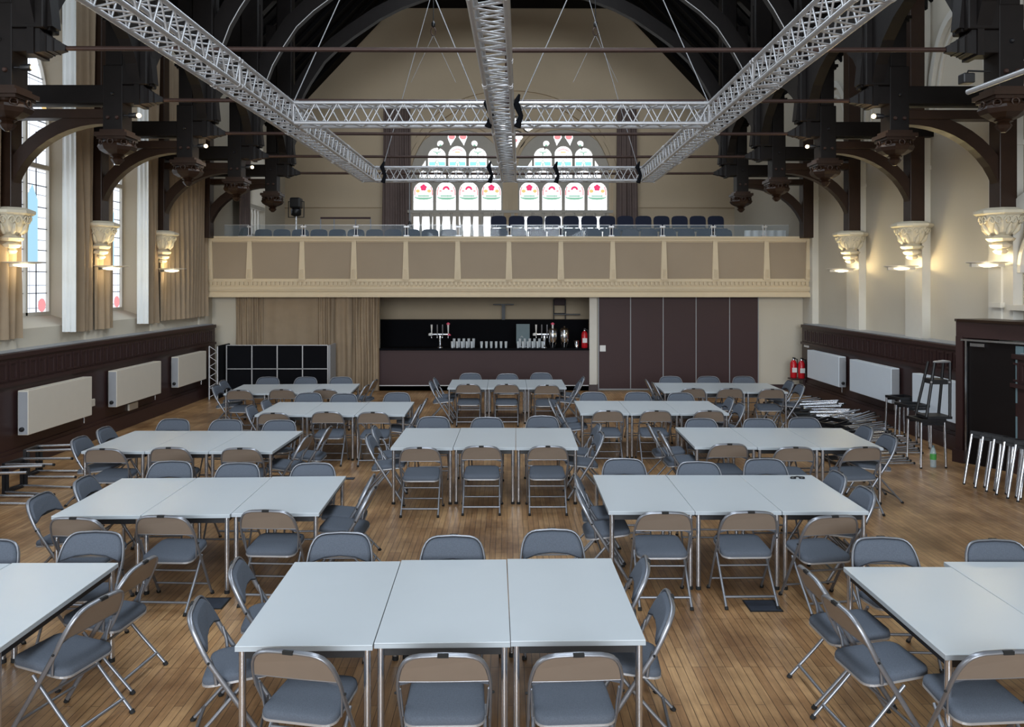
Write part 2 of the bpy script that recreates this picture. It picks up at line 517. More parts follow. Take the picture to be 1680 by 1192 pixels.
# carved white door arch above the lobby
da = MB()
c = 12.25
da.band(arch(1.2, 2.2, 3.15, 4.05, 12, c), arch(1.42, 2.2, 3.15, 4.3, 12, c), XR + 0.01, XR - 0.19, 'x')
da.band(arch(0.85, 2.5, 3.0, 3.75, 12, c)[1:-1], arch(0.93, 2.5, 3.0, 3.85, 12, c)[1:-1], XR + 0.01, XR - 0.1, 'x')
da.box(XR, XR - 0.23, c + 1.15, c + 1.48, 3.1, 3.2)
da.box(XR, XR - 0.23, c + 1.15, c + 1.48, 2.45, 2.53)
da.box(XR, XR - 0.22, c - 1.0, c + 1.0, 2.42, 2.5)
struct('trim_2', da, 'trim', 'white moulded stone arch over the doors on the right wall')
dp = MB()
dp.prism(arch(0.85, 2.5, 3.0, 3.72, 12, c), XR + 0.01, XR - 0.03, 'x')
struct('trim_3', dp, 'panel', 'taupe panel inside the stone arch')

# end wall above the gallery, with two traceried windows and small roundels
WC = [at(750, 300, YE).x, at(924.5, 300, YE).x]
HW = 1.6
ew = MB()


def circ(cx, cz, r, n=20): return [(cx + r * math.cos(2 * PI * k / n), cz + r * math.sin(2 * PI * k / n)) for k in range(n)]


roundels = []
for px, py, r in ((846, 229, 0.30), (826, 207, 0.2), (868, 207, 0.2), (847, 197, 0.12)):
    q = at(px, py, YE); roundels.append((q.x, q.z, r))
we_holes = [arch(HW, 4.2, 6.85, 8.25, 14, x) for x in WC] + [circ(*r) for r in roundels]
ew.sheet([(-9, 3.4), (9, 3.4), (9, 12.6), (-9, 12.6)], we_holes, YE, YE + 0.35, 'y')
mx = (WC[0] + WC[1]) / 2
for hw, zt, d in ((3.6, 9.3, 0.14), (3.85, 9.6, 0.08)):
    ew.band(arch(hw, 4.2, 5.9, zt, 16, mx), arch(hw + 0.13, 4.2, 5.9, zt + 0.15, 16, mx), YE + 0.01, YE - d, 'y')
for x in WC:
    ew.band(arch(HW + 0.1, 4.2, 6.85, 8.4, 14, x), arch(HW + 0.2, 4.2, 6.85, 8.55, 14, x), YE + 0.01, YE - 0.07, 'y')
ew.box(-8, -3.9, YE - 0.06, YE, 5.50, 5.58); ew.box(4.1, 8, YE - 0.06, YE, 5.50, 5.58)
struct('wall_end', ew, 'wall', 'cream gable wall above the gallery')


def light_loop(cx, hw, z0, zt):     # round headed light
    n = 10; zs = zt - hw
    return [(cx - hw, z0)] + [(cx - hw * math.cos(PI * k / n), zs + hw * math.sin(PI * k / n)) for k in range(n + 1)] + [(cx + hw, z0)]


def tear(cx, cz, r, lean):
    pts = []
    for k in range(16):
        a = 2 * PI * k / 16
        u = r * math.sin(a); v = r * math.cos(a)
        if v < 0: v *= 2.0; u *= (1 + v / (2.2 * r)) if v > -2 * r else 0.1; u += lean * (-v)
        pts.append((cx + u, cz + v))
    return pts


for i, x in enumerate(WC):
    w = thing('window_%d' % wn, 'arched stained glass window above the gallery, %s of the pair' % ('left' if i == 0 else 'right'), None, (0, 0, 0), kind='structure'); wn += 1
    p = bpy.data.objects.new('pane', pane(arch(HW, 4.2, 6.85, 8.25, 14, x), YE + 0.2, 'y')); p.data.materials.append(M['pane_end'])
    COL.objects.link(p); p.parent = w
    hs = []
    for k in range(4):
        cx = x - 1.2 + 0.8 * k
        hs.append(light_loop(cx, 0.345, 5.32, 6.42))
        hs.append([(cx - 0.345, 4.25), (cx - 0.345, 5.2), (cx + 0.345, 5.2), (cx + 0.345, 4.25)])
    for k in range(-2, 3):
        cx = x + 0.72 * k; hw = 0.32 if abs(k) < 2 else 0.13
        if abs(k) == 2: cx = x + (1.2 if k > 0 else -1.2)
        hs.append([(cx - hw, 6.55), (cx - hw, 6.68), (cx - hw * 0.6, 6.78), (cx, 6.82), (cx + hw * 0.6, 6.78), (cx + hw, 6.68), (cx + hw, 6.55)])
    for k in (-1, 0, 1):
        hs.append(light_loop(x + 0.72 * k, 0.315, 6.9, 7.62 + (0.06 if k == 0 else 0)))
    for k in (-1, 1):
        hs.append([(x + k * 1.11, 6.9), (x + k * 1.11, 7.2), (x + k * 1.3, 6.9)])
    hs += [tear(x - 0.2, 7.98, 0.15, -0.12), tear(x + 0.2, 7.98, 0.15, 0.12), tear(x - 0.6, 7.76, 0.115, -0.28), tear(x + 0.6, 7.76, 0.115, 0.28)]
    t = MB().sheet(arch(HW + 0.01, 4.19, 6.85, 8.26, 14, x), hs, YE + 0.05, YE + 0.17, 'y')
    t.build('tracery', 'tracery', w)
    yg = YE + 0.18
    gr = MB(); gg = MB(); gc = MB(); ga = MB(); gp = MB()

    def blob(mb, cx, cz, rx, rz, n=10):
        mb.prism([(cx + rx * math.cos(2 * PI * k / n), cz + rz * math.sin(2 * PI * k / n)) for k in range(n)], yg, yg + 0.01, 'y')
    for k in range(4):
        cx = x - 1.2 + 0.8 * k
        big = (k in (0, 3))
        if big:
            for a in range(5):
                blob(gr, cx + 0.06 * math.cos(a * 1.257 + 0.3), 6.22 + 0.06 * math.sin(a * 1.257 + 0.3), 0.06, 0.06)
            blob(ga, cx - 0.2, 6.1, 0.075, 0.06); blob(ga, cx + 0.2, 6.1, 0.075, 0.06)
        else:
            gr.band([(cx + 0.06 * math.cos(q * PI / 8), 6.14 + 0.06 * math.sin(q * PI / 8)) for q in range(9)], [(cx + 0.13 * math.cos(q * PI / 8), 6.14 + 0.14 * math.sin(q * PI / 8)) for q in range(9)], yg, yg + 0.01, 'y')
            blob(gp, cx - 0.2, 6.1, 0.05, 0.03); blob(gp, cx + 0.2, 6.1, 0.05, 0.03)
        gg.band([(cx + 0.3 * math.cos(q * PI / 8 + PI), 5.9 + 0.03 * math.sin(q * PI / 8 + PI)) for q in range(9)], [(cx + 0.33 * math.cos(q * PI / 8 + PI), 5.9 + 0.11 * math.sin(q * PI / 8 + PI)) for q in range(9)], yg, yg + 0.01, 'y')
        gg.box(cx - 0.2, cx + 0.2, yg, yg + 0.01, 5.9, 5.95)
        for sgn in (-1, 1):
            gp.band([(cx + sgn * 0.33, 5.95), (cx + sgn * 0.33, 6.1), (cx + sgn * 0.27, 6.27)], [(cx + sgn * 0.29, 5.95), (cx + sgn * 0.29, 6.1), (cx + sgn * 0.24, 6.24)], yg, yg + 0.01, 'y')
    for k in (-1, 0, 1):
        cx = x + 0.72 * k
        gc.box(cx - 0.28, cx - 0.06, yg, yg + 0.01, 7.0, 7.13); gc.box(cx + 0.06, cx + 0.28, yg, yg + 0.01, 7.0, 7.13)
        gg.band([(cx + 0.05 * math.cos(q * PI / 5), 7.12 + 0.05 * math.sin(q * PI / 5)) for q in range(10)], [(cx + 0.07 * math.cos(q * PI / 5), 7.12 + 0.07 * math.sin(q * PI / 5)) for q in range(10)], yg, yg + 0.01, 'y', closed=True)
        gg.box(cx - 0.015, cx + 0.015, yg, yg + 0.01, 6.92, 7.05)
        if k: gg.band([(cx - 0.14, 7.48), (cx - 0.03, 7.45), (cx, 7.33), (cx + 0.03, 7.45), (cx + 0.14, 7.48)], [(cx - 0.14, 7.51), (cx - 0.01, 7.48), (cx, 7.45), (cx + 0.01, 7.48), (cx + 0.14, 7.51)], yg, yg + 0.01, 'y')
        else: ga.box(cx - 0.09, cx + 0.09, yg, yg + 0.01, 7.45, 7.49); gp.band([(cx - 0.2, 7.5), (cx, 7.58), (cx + 0.2, 7.5)], [(cx - 0.2, 7.53), (cx, 7.61), (cx + 0.2, 7.53)], yg, yg + 0.01, 'y')
    for dx in (-0.2, 0.2): blob(gp, x + dx, 8.02, 0.12, 0.1)
    for dx in (-0.6, 0.6): blob(gg, x + dx, 7.7, 0.05, 0.05)
    for mb, nm, m_ in ((gr, 'crimson_glass', 'g_red'), (gg, 'green_glass', 'g_green'), (gc, 'turquoise_glass', 'g_cyan'), (ga, 'amber_glass', 'g_amber'), (gp, 'pink_glass', 'g_pink')):
        mb.build(nm, m_, w)
w = thing('window_%d' % wn, 'small roundel windows between the two stained glass windows', None, kind='structure'); wn += 1
for (cx, cz, r) in roundels:
    p = bpy.data.objects.new('pane', pane(circ(cx, cz, r + 0.02), YE + 0.2, 'y')); p.data.materials.append(M['pane_end']); COL.objects.link(p); p.parent = w
    t = MB(); t.band(circ(cx, cz, r - 0.02), circ(cx, cz, r + 0.03), YE + 0.0, YE + 0.15, 'y', closed=True)
    for k in range(4):
        a = k * PI / 2
        t.tube([(cx + r * 0.45 * math.cos(a), YE + 0.1, cz + r * 0.45 * math.sin(a)), (cx + r * math.cos(a), YE + 0.1, cz + r * math.sin(a))], 0.015, 6)
    t.build('tracery', 'tracery', w)
    g = MB(); g.prism(circ(cx, cz, r * 0.22, 10), YE + 0.17, YE + 0.18, 'y'); g.build('pink_glass', 'g_pink', w)

# balustrade before the end windows
bl = thing('balustrade', 'white turned balustrade across the foot of the stained glass windows', 'balustrade', (0, YE - 0.35, 4.0))
rl = MB().box(WC[0] - 1.7, WC[1] + 1.7, -0.07, 0.07, 1.28, 1.38, bev=0.01); rl.build('top_rail', 'tracery', bl)
x = WC[0] - 1.6
while x < WC[1] + 1.6:
    b = MB().lathe([(0.06, 0), (0.06, 0.08), (0.035, 0.16), (0.06, 0.42), (0.065, 0.55), (0.035, 0.85), (0.055, 1.1), (0.055, 1.28)], (x, 0, 0), 8)
    b.build('baluster', 'tracery', bl); x += 0.355

# wall under the gallery (with the bar opening), back rooms
bx0, bx1 = at(622, 0, YB).x, at(967, 0, YB).x
gx0, gx1 = at(982, 0, YB).x, at(1244, 0, YB).x
wb = MB()
wb.box(-8.2, bx0, YB, YB + 0.2, 0, 2.8)
wb.box(bx1, 8.3, YB, YB + 0.2, 0, 2.8)
wb.box(bx0, bx1, YB + 0.0, YB + 0.2, 2.52, 2.8)
struct('wall_back', wb, 'wall_right', 'cream wall under the gallery')
bi = MB()
bi.box(bx0 - 1, bx1 + 1, 25.3, 25.4, 0, 3.0); bi.box(bx0 - 1.0, bx0 - 0.9, YB + 0.2, 25.3, 0, 3); bi.box(bx1 + 0.9, bx1 + 1.0, YB + 0.2, 25.3, 0, 3)
bi.box(bx0 - 1, bx1 + 1, YB + 0.2, 25.3, 2.9, 3.0)
struct('wall_bar', bi, 'wall', 'dim cream wall behind the bar')
bb = MB()
bb.box(-8.0, gx0 - 0.25, YB - 0.03, YB, 0, 0.14); bb.box(gx1 + 0.02, 8.0, YB - 0.03, YB, 0, 0.16)
struct('baseboard_back', bb, 'dado', 'dark skirting along the wall under the gallery')

# gallery: front, tiers
gf = MB(); GY = 22.12
gf.box(-7.95, 8.1, GY, YB + 0.2, 2.50, 4.03)
for z0, z1, d in ((3.93, 4.00, 0.05), (4.00, 4.05, 0.09), (2.88, 2.93, 0.04), (2.69, 2.74, 0.07), (2.64, 2.69, 0.05), (2.54, 2.60, 0.06), (2.48, 2.54, 0.1)):
    gf.box(-7.95, 8.1, GY - d, GY, z0, z1)
struct('trim_4', gf, 'gallery', 'cream moulded gallery front')
gp = MB(); PX = [410, 496, 581, 666, 751, 835, 920, 1005, 1089, 1173, 1257]
xs = [at(p, 0, GY).x for p in PX]
ed = [-7.68] + xs + [7.82]
for a, b in zip(ed[:-1], ed[1:]):
    gp.box(a + 0.06, b - 0.06, GY - 0.012, GY + 0.02, 2.96, 3.90)
struct('trim_5', gp, 'panel', 'taupe recessed panels of the gallery front')
gq = MB()
for x in ed:
    gq.loft([[(x - w_, GY + 0.01, z), (x + w_, GY + 0.01, z), (x + w_, GY - d, z), (x - w_, GY - d, z)] for z, w_, d in ((2.93, 0.085, 0.07), (3.95, 0.055, 0.04))])
    for k in (-1, 0, 1):
        gq.box(x + k * 0.035 - 0.007, x + k * 0.035 + 0.007, GY - 0.085, GY - 0.05, 2.98, 3.2)
x = -7.9
while x < 8.05:
    gq.box(x, x + 0.06, GY - 0.06, GY, 2.79, 2.87); x += 0.115
struct('trim_6', gq, 'gallery', 'fluted pilasters and dentils of the gallery front')
gt = MB()
gt.box(-7.78, 7.98, YB - 0.05, 24.8, 3.3, 3.5); gt.box(-7.78, 7.98, 24.8, YE, 3.5, 3.98)
struct('floor_gallery', gt, 'panel', 'stepped gallery floor')

# dados
dl = MB()
def dado(mb, x0, x1, inx, y0, y1):
    mb.box(x0, x1, y0, y1, 0, 1.70)
    a, b = min(x0, x1), max(x0, x1)
    mb.box(a - 0.03, b + 0.03, y0 - 0.02, y1 + 0.02, 1.70, 1.78, bev=0.01)
    mb.box(inx, inx + (0.04 if inx < 0 else -0.04), y0, y1, 1.28, 1.34)
    mb.box(inx, inx + (0.04 if inx < 0 else -0.04), y0, y1, 0.0, 0.26)
    mb.box(inx, inx + (0.02 if inx < 0 else -0.02), y0, y1, 0.26, 0.32)
    y = y0 + 0.08
    while y < y1 - 0.2:
        mb.band([(y + 0.03, 1.40), (y + 0.03, 1.62), (y + 0.17, 1.62), (y + 0.17, 1.40)], [(y, 1.37), (y, 1.65), (y + 0.2, 1.65), (y + 0.2, 1.37)], inx, inx + (0.018 if inx < 0 else -0.018), 'x', closed=True)
        y += 0.27
dado(dl, XL, -7.5, -7.5, -15, 21.95)
struct('trim_7', dl, 'dado', 'dark maroon panelled dado along the left wall')
dr = MB(); dado(dr, XR, 7.6, 7.6, -15, 21.95)
struct('trim_8', dr, 'dado', 'dark maroon panelled dado along the right wall')
sk = MB(); sk.box(XL, -7.52, -15, 21.9, 1.785, 1.80); sk.box(XR, 7.62, -15, 21.9, 1.785, 1.80)  # thin grey strips, paler than the dado under them
struct('trim_9', sk, 'grille', 'pale grey ledge on top of the dados')


# ------------------------------------------------------------------ roof trusses
def ctl(pts, off):
    out = []
    for i, p in enumerate(pts):
        a = Vector(pts[max(i - 1, 0)]); b = Vector(pts[min(i + 1, len(pts) - 1)]); d = (b - a).normalized()
        n = Vector((d.y, -d.x))
        out.append((p[0] + n.x * off, p[1] + n.y * off))
    return out


RIB = [(5.42, 5.9), (5.47, 6.4), (5.45, 6.9), (5.36, 7.23), (5.2, 7.65), (5.02, 7.97), (4.67, 8.5), (4.3, 8.85), (3.9, 9.15), (3.27, 9.58), (2.73, 9.86), (2.03, 10.12), (1.0, 10.36), (0.0, 10.45)]


def brace_pts():        # quarter-round brace from hammer beam to wall post
    pts = []
    for k in range(13):
        a = k / 12 * PI / 2
        pts.append((6.15 + 1.48 * math.sin(a), 5.28 - 1.28 * (1 - math.cos(a))))
    return pts


def make_truss():
    t = thing('roof_truss', 'x', 'roof truss', (0, 0, 0), group='hammer-beam roof trusses')
    for s in (-1, 1):
        S = Matrix.Diagonal((s, 1, 1, 1))
        hb = MB().box(5.62, 8.0, -0.16, 0.16, 5.58, 5.86, mtx=S, bev=0.015)
        hb.box(5.60, 5.68, -0.18, 0.18, 5.55, 5.89, mtx=S)
        rg = [[(x, -w, z - h), (x, w, z - h), (x, w, z + h), (x, -w, z + h)] for x, w, z, h in ((5.62, 0.15, 5.72, 0.15), (5.55, 0.14, 5.72, 0.14), (5.5, 0.1, 5.70, 0.1), (5.42, 0.08, 5.68, 0.075), (5.35, 0.06, 5.67, 0.05), (5.3, 0.04, 5.66, 0.035))]
        hb.loft(rg, mtx=S)
        hb.box(5.49, 5.51, -0.11, 0.11, 5.59, 5.81, mtx=S); hb.box(5.41, 5.43, -0.09, 0.09, 5.6, 5.76, mtx=S)
        hb.build('hammer_beam', 'timber', t)
        MB().box(6.1, 7.6, -0.13, 0.13, 5.36, 5.50, mtx=S, bev=0.01).build('under_beam', 'timber_brown', t)
        up = MB().box(5.48, 5.86, -0.19, 0.19, 5.86, roof_z(5.67) - 0.35, mtx=S, bev=0.02)
        up.box(5.46, 5.88, -0.07, 0.07, 5.86, 9.0, mtx=S)
        up.build('upper_post', 'timber', t)
        dpst = MB().box(5.86, 6.16, -0.17, 0.17, 5.14, 6.16, mtx=S, bev=0.012)
        dpst.box(5.88, 6.13, -0.145, 0.145, 6.16, 6.86, mtx=S, bev=0.01)
        dpst.box(5.84, 6.19, -0.19, 0.19, 6.88, 6.93, mtx=S); dpst.box(5.86, 6.16, -0.17, 0.17, 6.84, 6.88, mtx=S)
        dpst.box(5.88, 6.14, -0.15, 0.15, 6.93, 9.4, mtx=S)
        dpst.build('hammer_post', 'timber', t)
        # carved pendant
        pn = MB(); c = (6.01, 0, 0); r2 = math.sqrt(2); q = PI / 4
        for r, z0, z1 in ((0.19, 5.13, 5.18), (0.25, 5.07, 5.13), (0.22, 5.03, 5.07)):
            pn.lathe([(r * r2, z0), (r * r2, z1)], c, 4, False, S, q)
        pn.lathe([(0.07, 4.79), (0.17, 4.825), (0.255, 4.875), (0.285, 4.93), (0.27, 4.965), (0.22, 5.0), (0.22, 5.04)], c, 8, False, S, PI / 8)
        pn.lathe([(0.03, 4.66), (0.075, 4.70), (0.10, 4.74), (0.07, 4.77), (0.11, 4.79), (0.09, 4.82)], c, 8, False, S, PI / 8)
        for k in range(8):
            a = k * PI / 4
            x, y = 6.01 + 0.25 * math.cos(a), 0.25 * math.sin(a)
            pn.tube([(x + 0.045 * math.cos(b) * -math.sin(a), y + 0.045 * math.cos(b) * math.cos(a), 4.985 + 0.045 * math.sin(b)) for b in [j * PI / 4 for j in range(9)]], 0.014, 6, mtx=S)
        pn.build('pendant', 'timber_brown', t)
        for dy in (-0.07, 0.07):
            for z in (5.36,):
                MB().lathe([(0.032, 0), (0.032, 0.015), (0.02, 0.03)], n=8, mtx=S @ Matrix.Translation((6.01 + dy, -0.17, z)) @ Matrix.Rotation(PI / 2, 4, 'X')).build('bolt', 'iron', t)
        MB().lathe([(0.028, 0), (0.028, 0.015), (0.016, 0.03)], n=8, mtx=S @ Matrix.Translation((6.01, -0.17, 5.72)) @ Matrix.Rotation(PI / 2, 4, 'X')).build('bolt', 'black', t)
        bp = brace_pts()
        MB().band(bp, ctl(bp, -0.2), -0.10, 0.10, 'y', mtx=S).build('arch_brace', 'timber_brown', t)
        MB().box(7.56, 7.83, -0.15, 0.15, 4.0, 8.5, mtx=S, bev=0.012).build('wall_post', 'timber_brown', t)
        MB().band(RIB, ctl(RIB, 0.32), -0.10, 0.10, 'y', mtx=S).build('arch_rib', 'timber', t)
        # arcaded braces along the hall, half a bay each way
        for sy in (-1, 1):
            pts = [(0.19 * sy, 5.9), (0.3 * sy, 6.15), (0.55 * sy, 6.45), (0.9 * sy, 6.68), (1.2 * sy, 6.8), (1.45 * sy, 6.86)]
            MB().band(pts, [(u, 7.2) for u, v in pts], 5.58, 5.76, 'x', mtx=S).build('spandrel_brace', 'timber', t)
        # principal rafter under the boards
        MB().prism([(7.9, roof_z(7.9) - 0.02), (7.9, roof_z(7.9) - 0.38), (3.9, roof_z(3.9) - 0.38), (3.9, roof_z(3.9) - 0.02)], -0.12, 0.12, 'y', mtx=S).build('rafter', 'timber', t)
    MB().tube([(-5.32, 0, 5.66), (0, 0, 5.645), (5.32, 0, 5.66)], 0.03, 8).build('tie_rod', 'iron', t)
    MB().tube([(0, 0, 5.64), (0, 0, 10.5)], 0.033, 8).build('king_rod', 'iron', t)
    MB().box(-3.9, 3.9, -0.12, 0.12, 12.0, 12.5).build('collar_beam', 'timber', t)
    return t


NM = ['nearest', 'second nearest', 'third', 'fourth', 'farthest']
truss0 = make_truss()
TR = []
LB = ['nearest, cut by both picture edges', 'second from the camera',
      'third from the camera', 'fourth from the camera', 'farthest, at the gallery front']
for i, y in enumerate(TRY):
    t = truss0 if i == 0 else dup(truss0)
    t.location = (0.0, y, 0); t['label'] = 'dark timber hammer-beam roof truss, ' + LB[i]
    TR.append(t)
# thin pale tubes imitating the light caught on the rib edges
for i, s, wd in ((2, -1, 'left'), (2, 1, 'right'), (3, -1, 'left'), (3, 1, 'right')):
    y = TRY[i] - 0.12
    tag(MB().tube([(s * (a - 0.012), y, b) for a, b in RIB[2:10]], 0.010, 6).build('rib_highlight', 'alu'),
        'pale highlight drawn as a tube along the %s rib of the %s roof truss' % (wd, NM[i]), 'rib_highlight', 'painted highlights along the roof ribs')
# long purlins over the hammer posts
for s, wd in ((-1, 'left'), (1, 'right')):
    tag(MB().box(s * 5.58, s * 5.76, 7.5, 21.9, 7.2, 7.45).build('purlin', 'timber'), 'dark timber purlin running down the %s side of the roof' % wd, 'beam', 'roof purlins')

# carved stone corbels with plate uplighters, on both walls
def make_corbel():
    t = thing('corbel', 'x', 'corbel', group='carved stone corbels under the roof posts')
    b = MB(); q = PI / 8
    b.lathe([(0.16, -0.10), (0.26, -0.06), (0.32, 0.0), (0.20, 0.04)][::-1] and [(0.34, -0.12), (0.38, -0.09), (0.38, -0.05), (0.24, 0.0)], n=8, smooth=False, rot=q)
    b.build('abacus', 'stone', t)
    b = MB(); b.lathe([(0.13, -0.42), (0.2, -0.38), (0.25, -0.3), (0.29, -0.2), (0.32, -0.12)], n=8, smooth=False, rot=q)
    for k in range(8):
        a = k * PI / 4 + 0.0
        ux, uy = -math.sin(a), math.cos(a)
        for sgn in (-1, 1):
            cx, cy = 0.27 * math.cos(a), 0.27 * math.sin(a)
            pts = []
            for j in range(14):
                th = j * 0.55; r = 0.062 * (1 - j / 17)
                u = sgn * (0.045 + r * math.cos(th)); z = -0.20 + r * math.sin(th) * 1.2
                rr = 0.285 + 0.28 * (z + 0.2)
                pts.append((rr * math.cos(a) + ux * u, rr * math.sin(a) + uy * u, z))
            b.tube(pts, 0.013, 5)
        b.tube([(0.17 * math.cos(a), 0.17 * math.sin(a), -0.4), (0.235 * math.cos(a), 0.235 * math.sin(a), -0.33), (0.275 * math.cos(a), 0.275 * math.sin(a), -0.25)], [0.03, 0.04, 0.012], 6)
    b.build('carved_bell', 'stone', t)
    b = MB(); b.lathe([(0.02, -0.72), (0.08, -0.70), (0.11, -0.665), (0.07, -0.63), (0.14, -0.61), (0.16, -0.57), (0.1, -0.53), (0.18, -0.51), (0.21, -0.47), (0.15, -0.44), (0.13, -0.42)], n=8, smooth=False, rot=q)
    b.build('stepped_drop', 'stone', t)
    return t


def make_uplighter():
    t = thing('wall_uplighter', 'x', 'wall light', group='plate uplighters under the corbels')
    MB().lathe([(0.10, -0.012), (0.30, 0.012), (0.33, 0.022), (0.31, 0.026), (0.12, 0.0)], n=24, sx=1, sy=0.8).build('plate', 'cream_metal', t)
    MB().lathe([(0.05, -0.055), (0.13, -0.04), (0.16, -0.022), (0.1, -0.012)], n=20, sx=1, sy=0.8).build('lower_bowl', 'tube', t)
    return t


corb0 = make_corbel(); upl0 = make_uplighter(); first = True
for s, wd in ((-1, 'left'), (1, 'right')):
    for i, y in enumerate(TRY[1:4]):
        pos = ['nearest', 'second', 'farthest'][i]
        c_ = corb0 if first else dup(corb0)
        u_ = upl0 if first else dup(upl0)
        first = False
        c_.location = (s * 7.66, y, 4.0); c_.scale = (0.92, 0.92, 1) if s < 0 else (1, 1, 1); c_['label'] = 'carved cream stone corbel on the %s wall, %s of three in view' % (wd, pos)
        u_.location = (s * 7.45, y, 3.14); u_['label'] = 'lit plate uplighter below the %s corbel on the %s wall' % (pos, wd)
        MB().box(0, s * 0.26, -0.03, 0.03, -0.05, 0.0).build('bracket', 'cream_metal', u_)
        l = bpy.data.lights.new('uplight', 'POINT'); l.energy = 9; l.color = (1.0, 0.80, 0.42); l.shadow_soft_size = 0.06
        lo = bpy.data.objects.new('uplight', l); COL.objects.link(lo); lo.parent = u_; lo.location = (-s * 0.02, 0, 0.12)
        l = bpy.data.lights.new('downlight', 'POINT'); l.energy = 3; l.color = (1.0, 0.82, 0.5); l.shadow_soft_size = 0.05
        lo = bpy.data.objects.new('downlight', l); COL.objects.link(lo); lo.parent = u_; lo.location = (0, 0, -0.10)

# small spotlights on the hammer posts
sp0 = None
for s, wd in ((-1, 'left'), (1, 'right')):
    for i, y in enumerate(TRY[:4] if s < 0 else TRY[1:3]):
        if sp0 is None:
            sp0 = thing('spotlight', 'x', 'spotlight', group='small lit lamps under the hammer beams')
            MB().lathe([(0.035, 0), (0.045, 0.10), (0.03, 0.12)], (0, 0, 0), 10, mtx=Matrix.Rotation(-PI / 2, 4, 'Y')).build('housing', 'black', sp0)
            MB().tube([(0, 0, 0.0), (0.08, 0, 0.0), (0.12, 0.03, 0)], 0.012, 6).build('arm', 'black', sp0)
            o_ = MB().lathe([(0.005, -0.035), (0.03, -0.02), (0.035, 0), (0.03, 0.02), (0.005, 0.035)], (0, 0, 0), 12, mtx=Matrix.Translation((-0.15, 0, 0))); o_.build('bulb', 'lamp', sp0)
            sp = sp0
        else: sp = dup(sp0)
        sp.location = (s * 5.78, y - 0.12, 5.40); sp.rotation_euler = (0, 0, 0 if s > 0 else PI)
        n_ = ['nearest', 'second', 'third', 'fourth'][i if s < 0 else i + 1]
        sp['label'] = 'small lit lamp on the %s hammer post of the %s roof truss' % (wd, n_)
        l = bpy.data.lights.new('spot_glow', 'POINT'); l.energy = 3; l.color = (1.0, 0.68, 0.35); l.shadow_soft_size = 0.04
        lo = bpy.data.objects.new('spot_glow', l); COL.objects.link(lo); lo.parent = sp; lo.location = (-0.22, 0, 0)


# ------------------------------------------------------------------ lighting rig (box trusses)
GZ0, GZ1 = 5.07, 5.35
def gx(x, y): return x + 0.0165 * (y - 18.6)


def box_truss(name_label, p, q, n):
    t = thing('lighting_truss', name_label, 'lighting truss', (0, 0, 0), group='aluminium lighting trusses')
    p = Vector(p); q = Vector(q); d = (q - p).normalized(); w = Vector((d.y, -d.x, 0)).normalized(); h = (GZ1 - GZ0) / 2; hw = 0.145
    cor = [(-1, -1), (1, -1), (1, 1), (-1, 1)]
    O = lambda a, k: p + (q - p) * k + w * (a[0] * hw) + Vector((0, 0, a[1] * h))
    for a in cor:
        MB().tube([O(a, 0), O(a, 1)], 0.025, 8).build('chord', 'alu', t)
    lc = MB()
    for i in range(4):
        a, b = cor[i], cor[(i + 1) % 4]
        for k in range(n):
            k0, k1 = k / n, (k + 0.5) / n
            k2 = (k + 1) / n
            if i % 2: a_, b_ = b, a
            else: a_, b_ = a, b
            lc.tube([O(a_, k0), O(b_, k1)], 0.0105, 5, cap=False); lc.tube([O(b_, k1), O(a_, k2)], 0.0105, 5, cap=False)
    e = lc
    L_ = (q - p).length
    m_ = max(1, round(L_ / 3))
    for j in range(m_ + 1):
        k = j / m_
        for i in range(4): e.tube([O(cor[i], k), O(cor[(i + 1) % 4], k)], 0.016, 6)
        for dk in (-0.05 / L_, 0.05 / L_):
            for a in cor:
                if 0 <= k + dk <= 1: e.tube([O(a, k + dk - 0.02 / L_), O(a, k + dk + 0.02 / L_)], 0.031, 8)
    lc.build('lacing', 'alu', t)
    return t


ZC = (GZ0 + GZ1) / 2
CH = 18.62
box_truss('long aluminium lighting truss running overhead down the left side', (gx(-3.02, 3.6), 3.6, ZC), (gx(-3.02, CH + .14), CH + .14, ZC), 50)
box_truss('long aluminium lighting truss running overhead down the right side', (gx(3.08, 3.6), 3.6, ZC), (gx(3.08, CH + .14), CH + .14, ZC), 50)
box_truss('long aluminium lighting truss running overhead down the centre', (gx(0.04, 3.6), 3.6, ZC), (gx(0.04, CH + .14), CH + .14, ZC), 50)
for yy, wd in ((12.05, 'nearer'), (CH, 'farther')):
    for a, b, sd in ((-2.87, -0.11, 'left'), (0.19, 2.93, 'right')):
        box_truss('short aluminium cross truss, %s half of the %s crossing' % (sd, wd), (gx(a, yy), yy + 0.0, ZC), (gx(b, yy), yy, ZC), 9)


def strap(x, y, label):
    pts = [(x, y, GZ0 - 0.06), (x + 0.05, y, GZ0 + 0.1), (x - 0.02, y, GZ1), (x + 0.03, y, GZ1 + 0.12)]
    tag(MB().tube(pts, [0.05, 0.035, 0.05, 0.015], 8).build('sling_strap', 'cloth_black'), label, 'strap', 'black slings on the lighting rig')


n12, n18 = gx(0, 12.05), gx(0, CH)
strap(n12 - 0.16, 11.9, 'black sling left of the centre truss at the nearer crossing')
strap(n12 + 0.25, 11.9, 'black sling right of the centre truss at the nearer crossing')
strap(at(628, 0, 18.45).x, 18.45, 'black sling at the left end of the farther cross truss')
strap(at(1047, 0, 18.45).x, 18.45, 'black sling at the right end of the farther cross truss')
strap(at(803, 0, 18.45).x, 18.45, 'black sling on the farther cross truss, left of centre')
strap(at(912, 0, 18.45).x, 18.45, 'black sling on the farther cross truss, right of centre')


def wire(p, q, label):
    tag(MB().tube([p, q], 0.008, 5).build('suspension_wire', 'grille'), label, 'wire', 'wires holding the lighting rig')


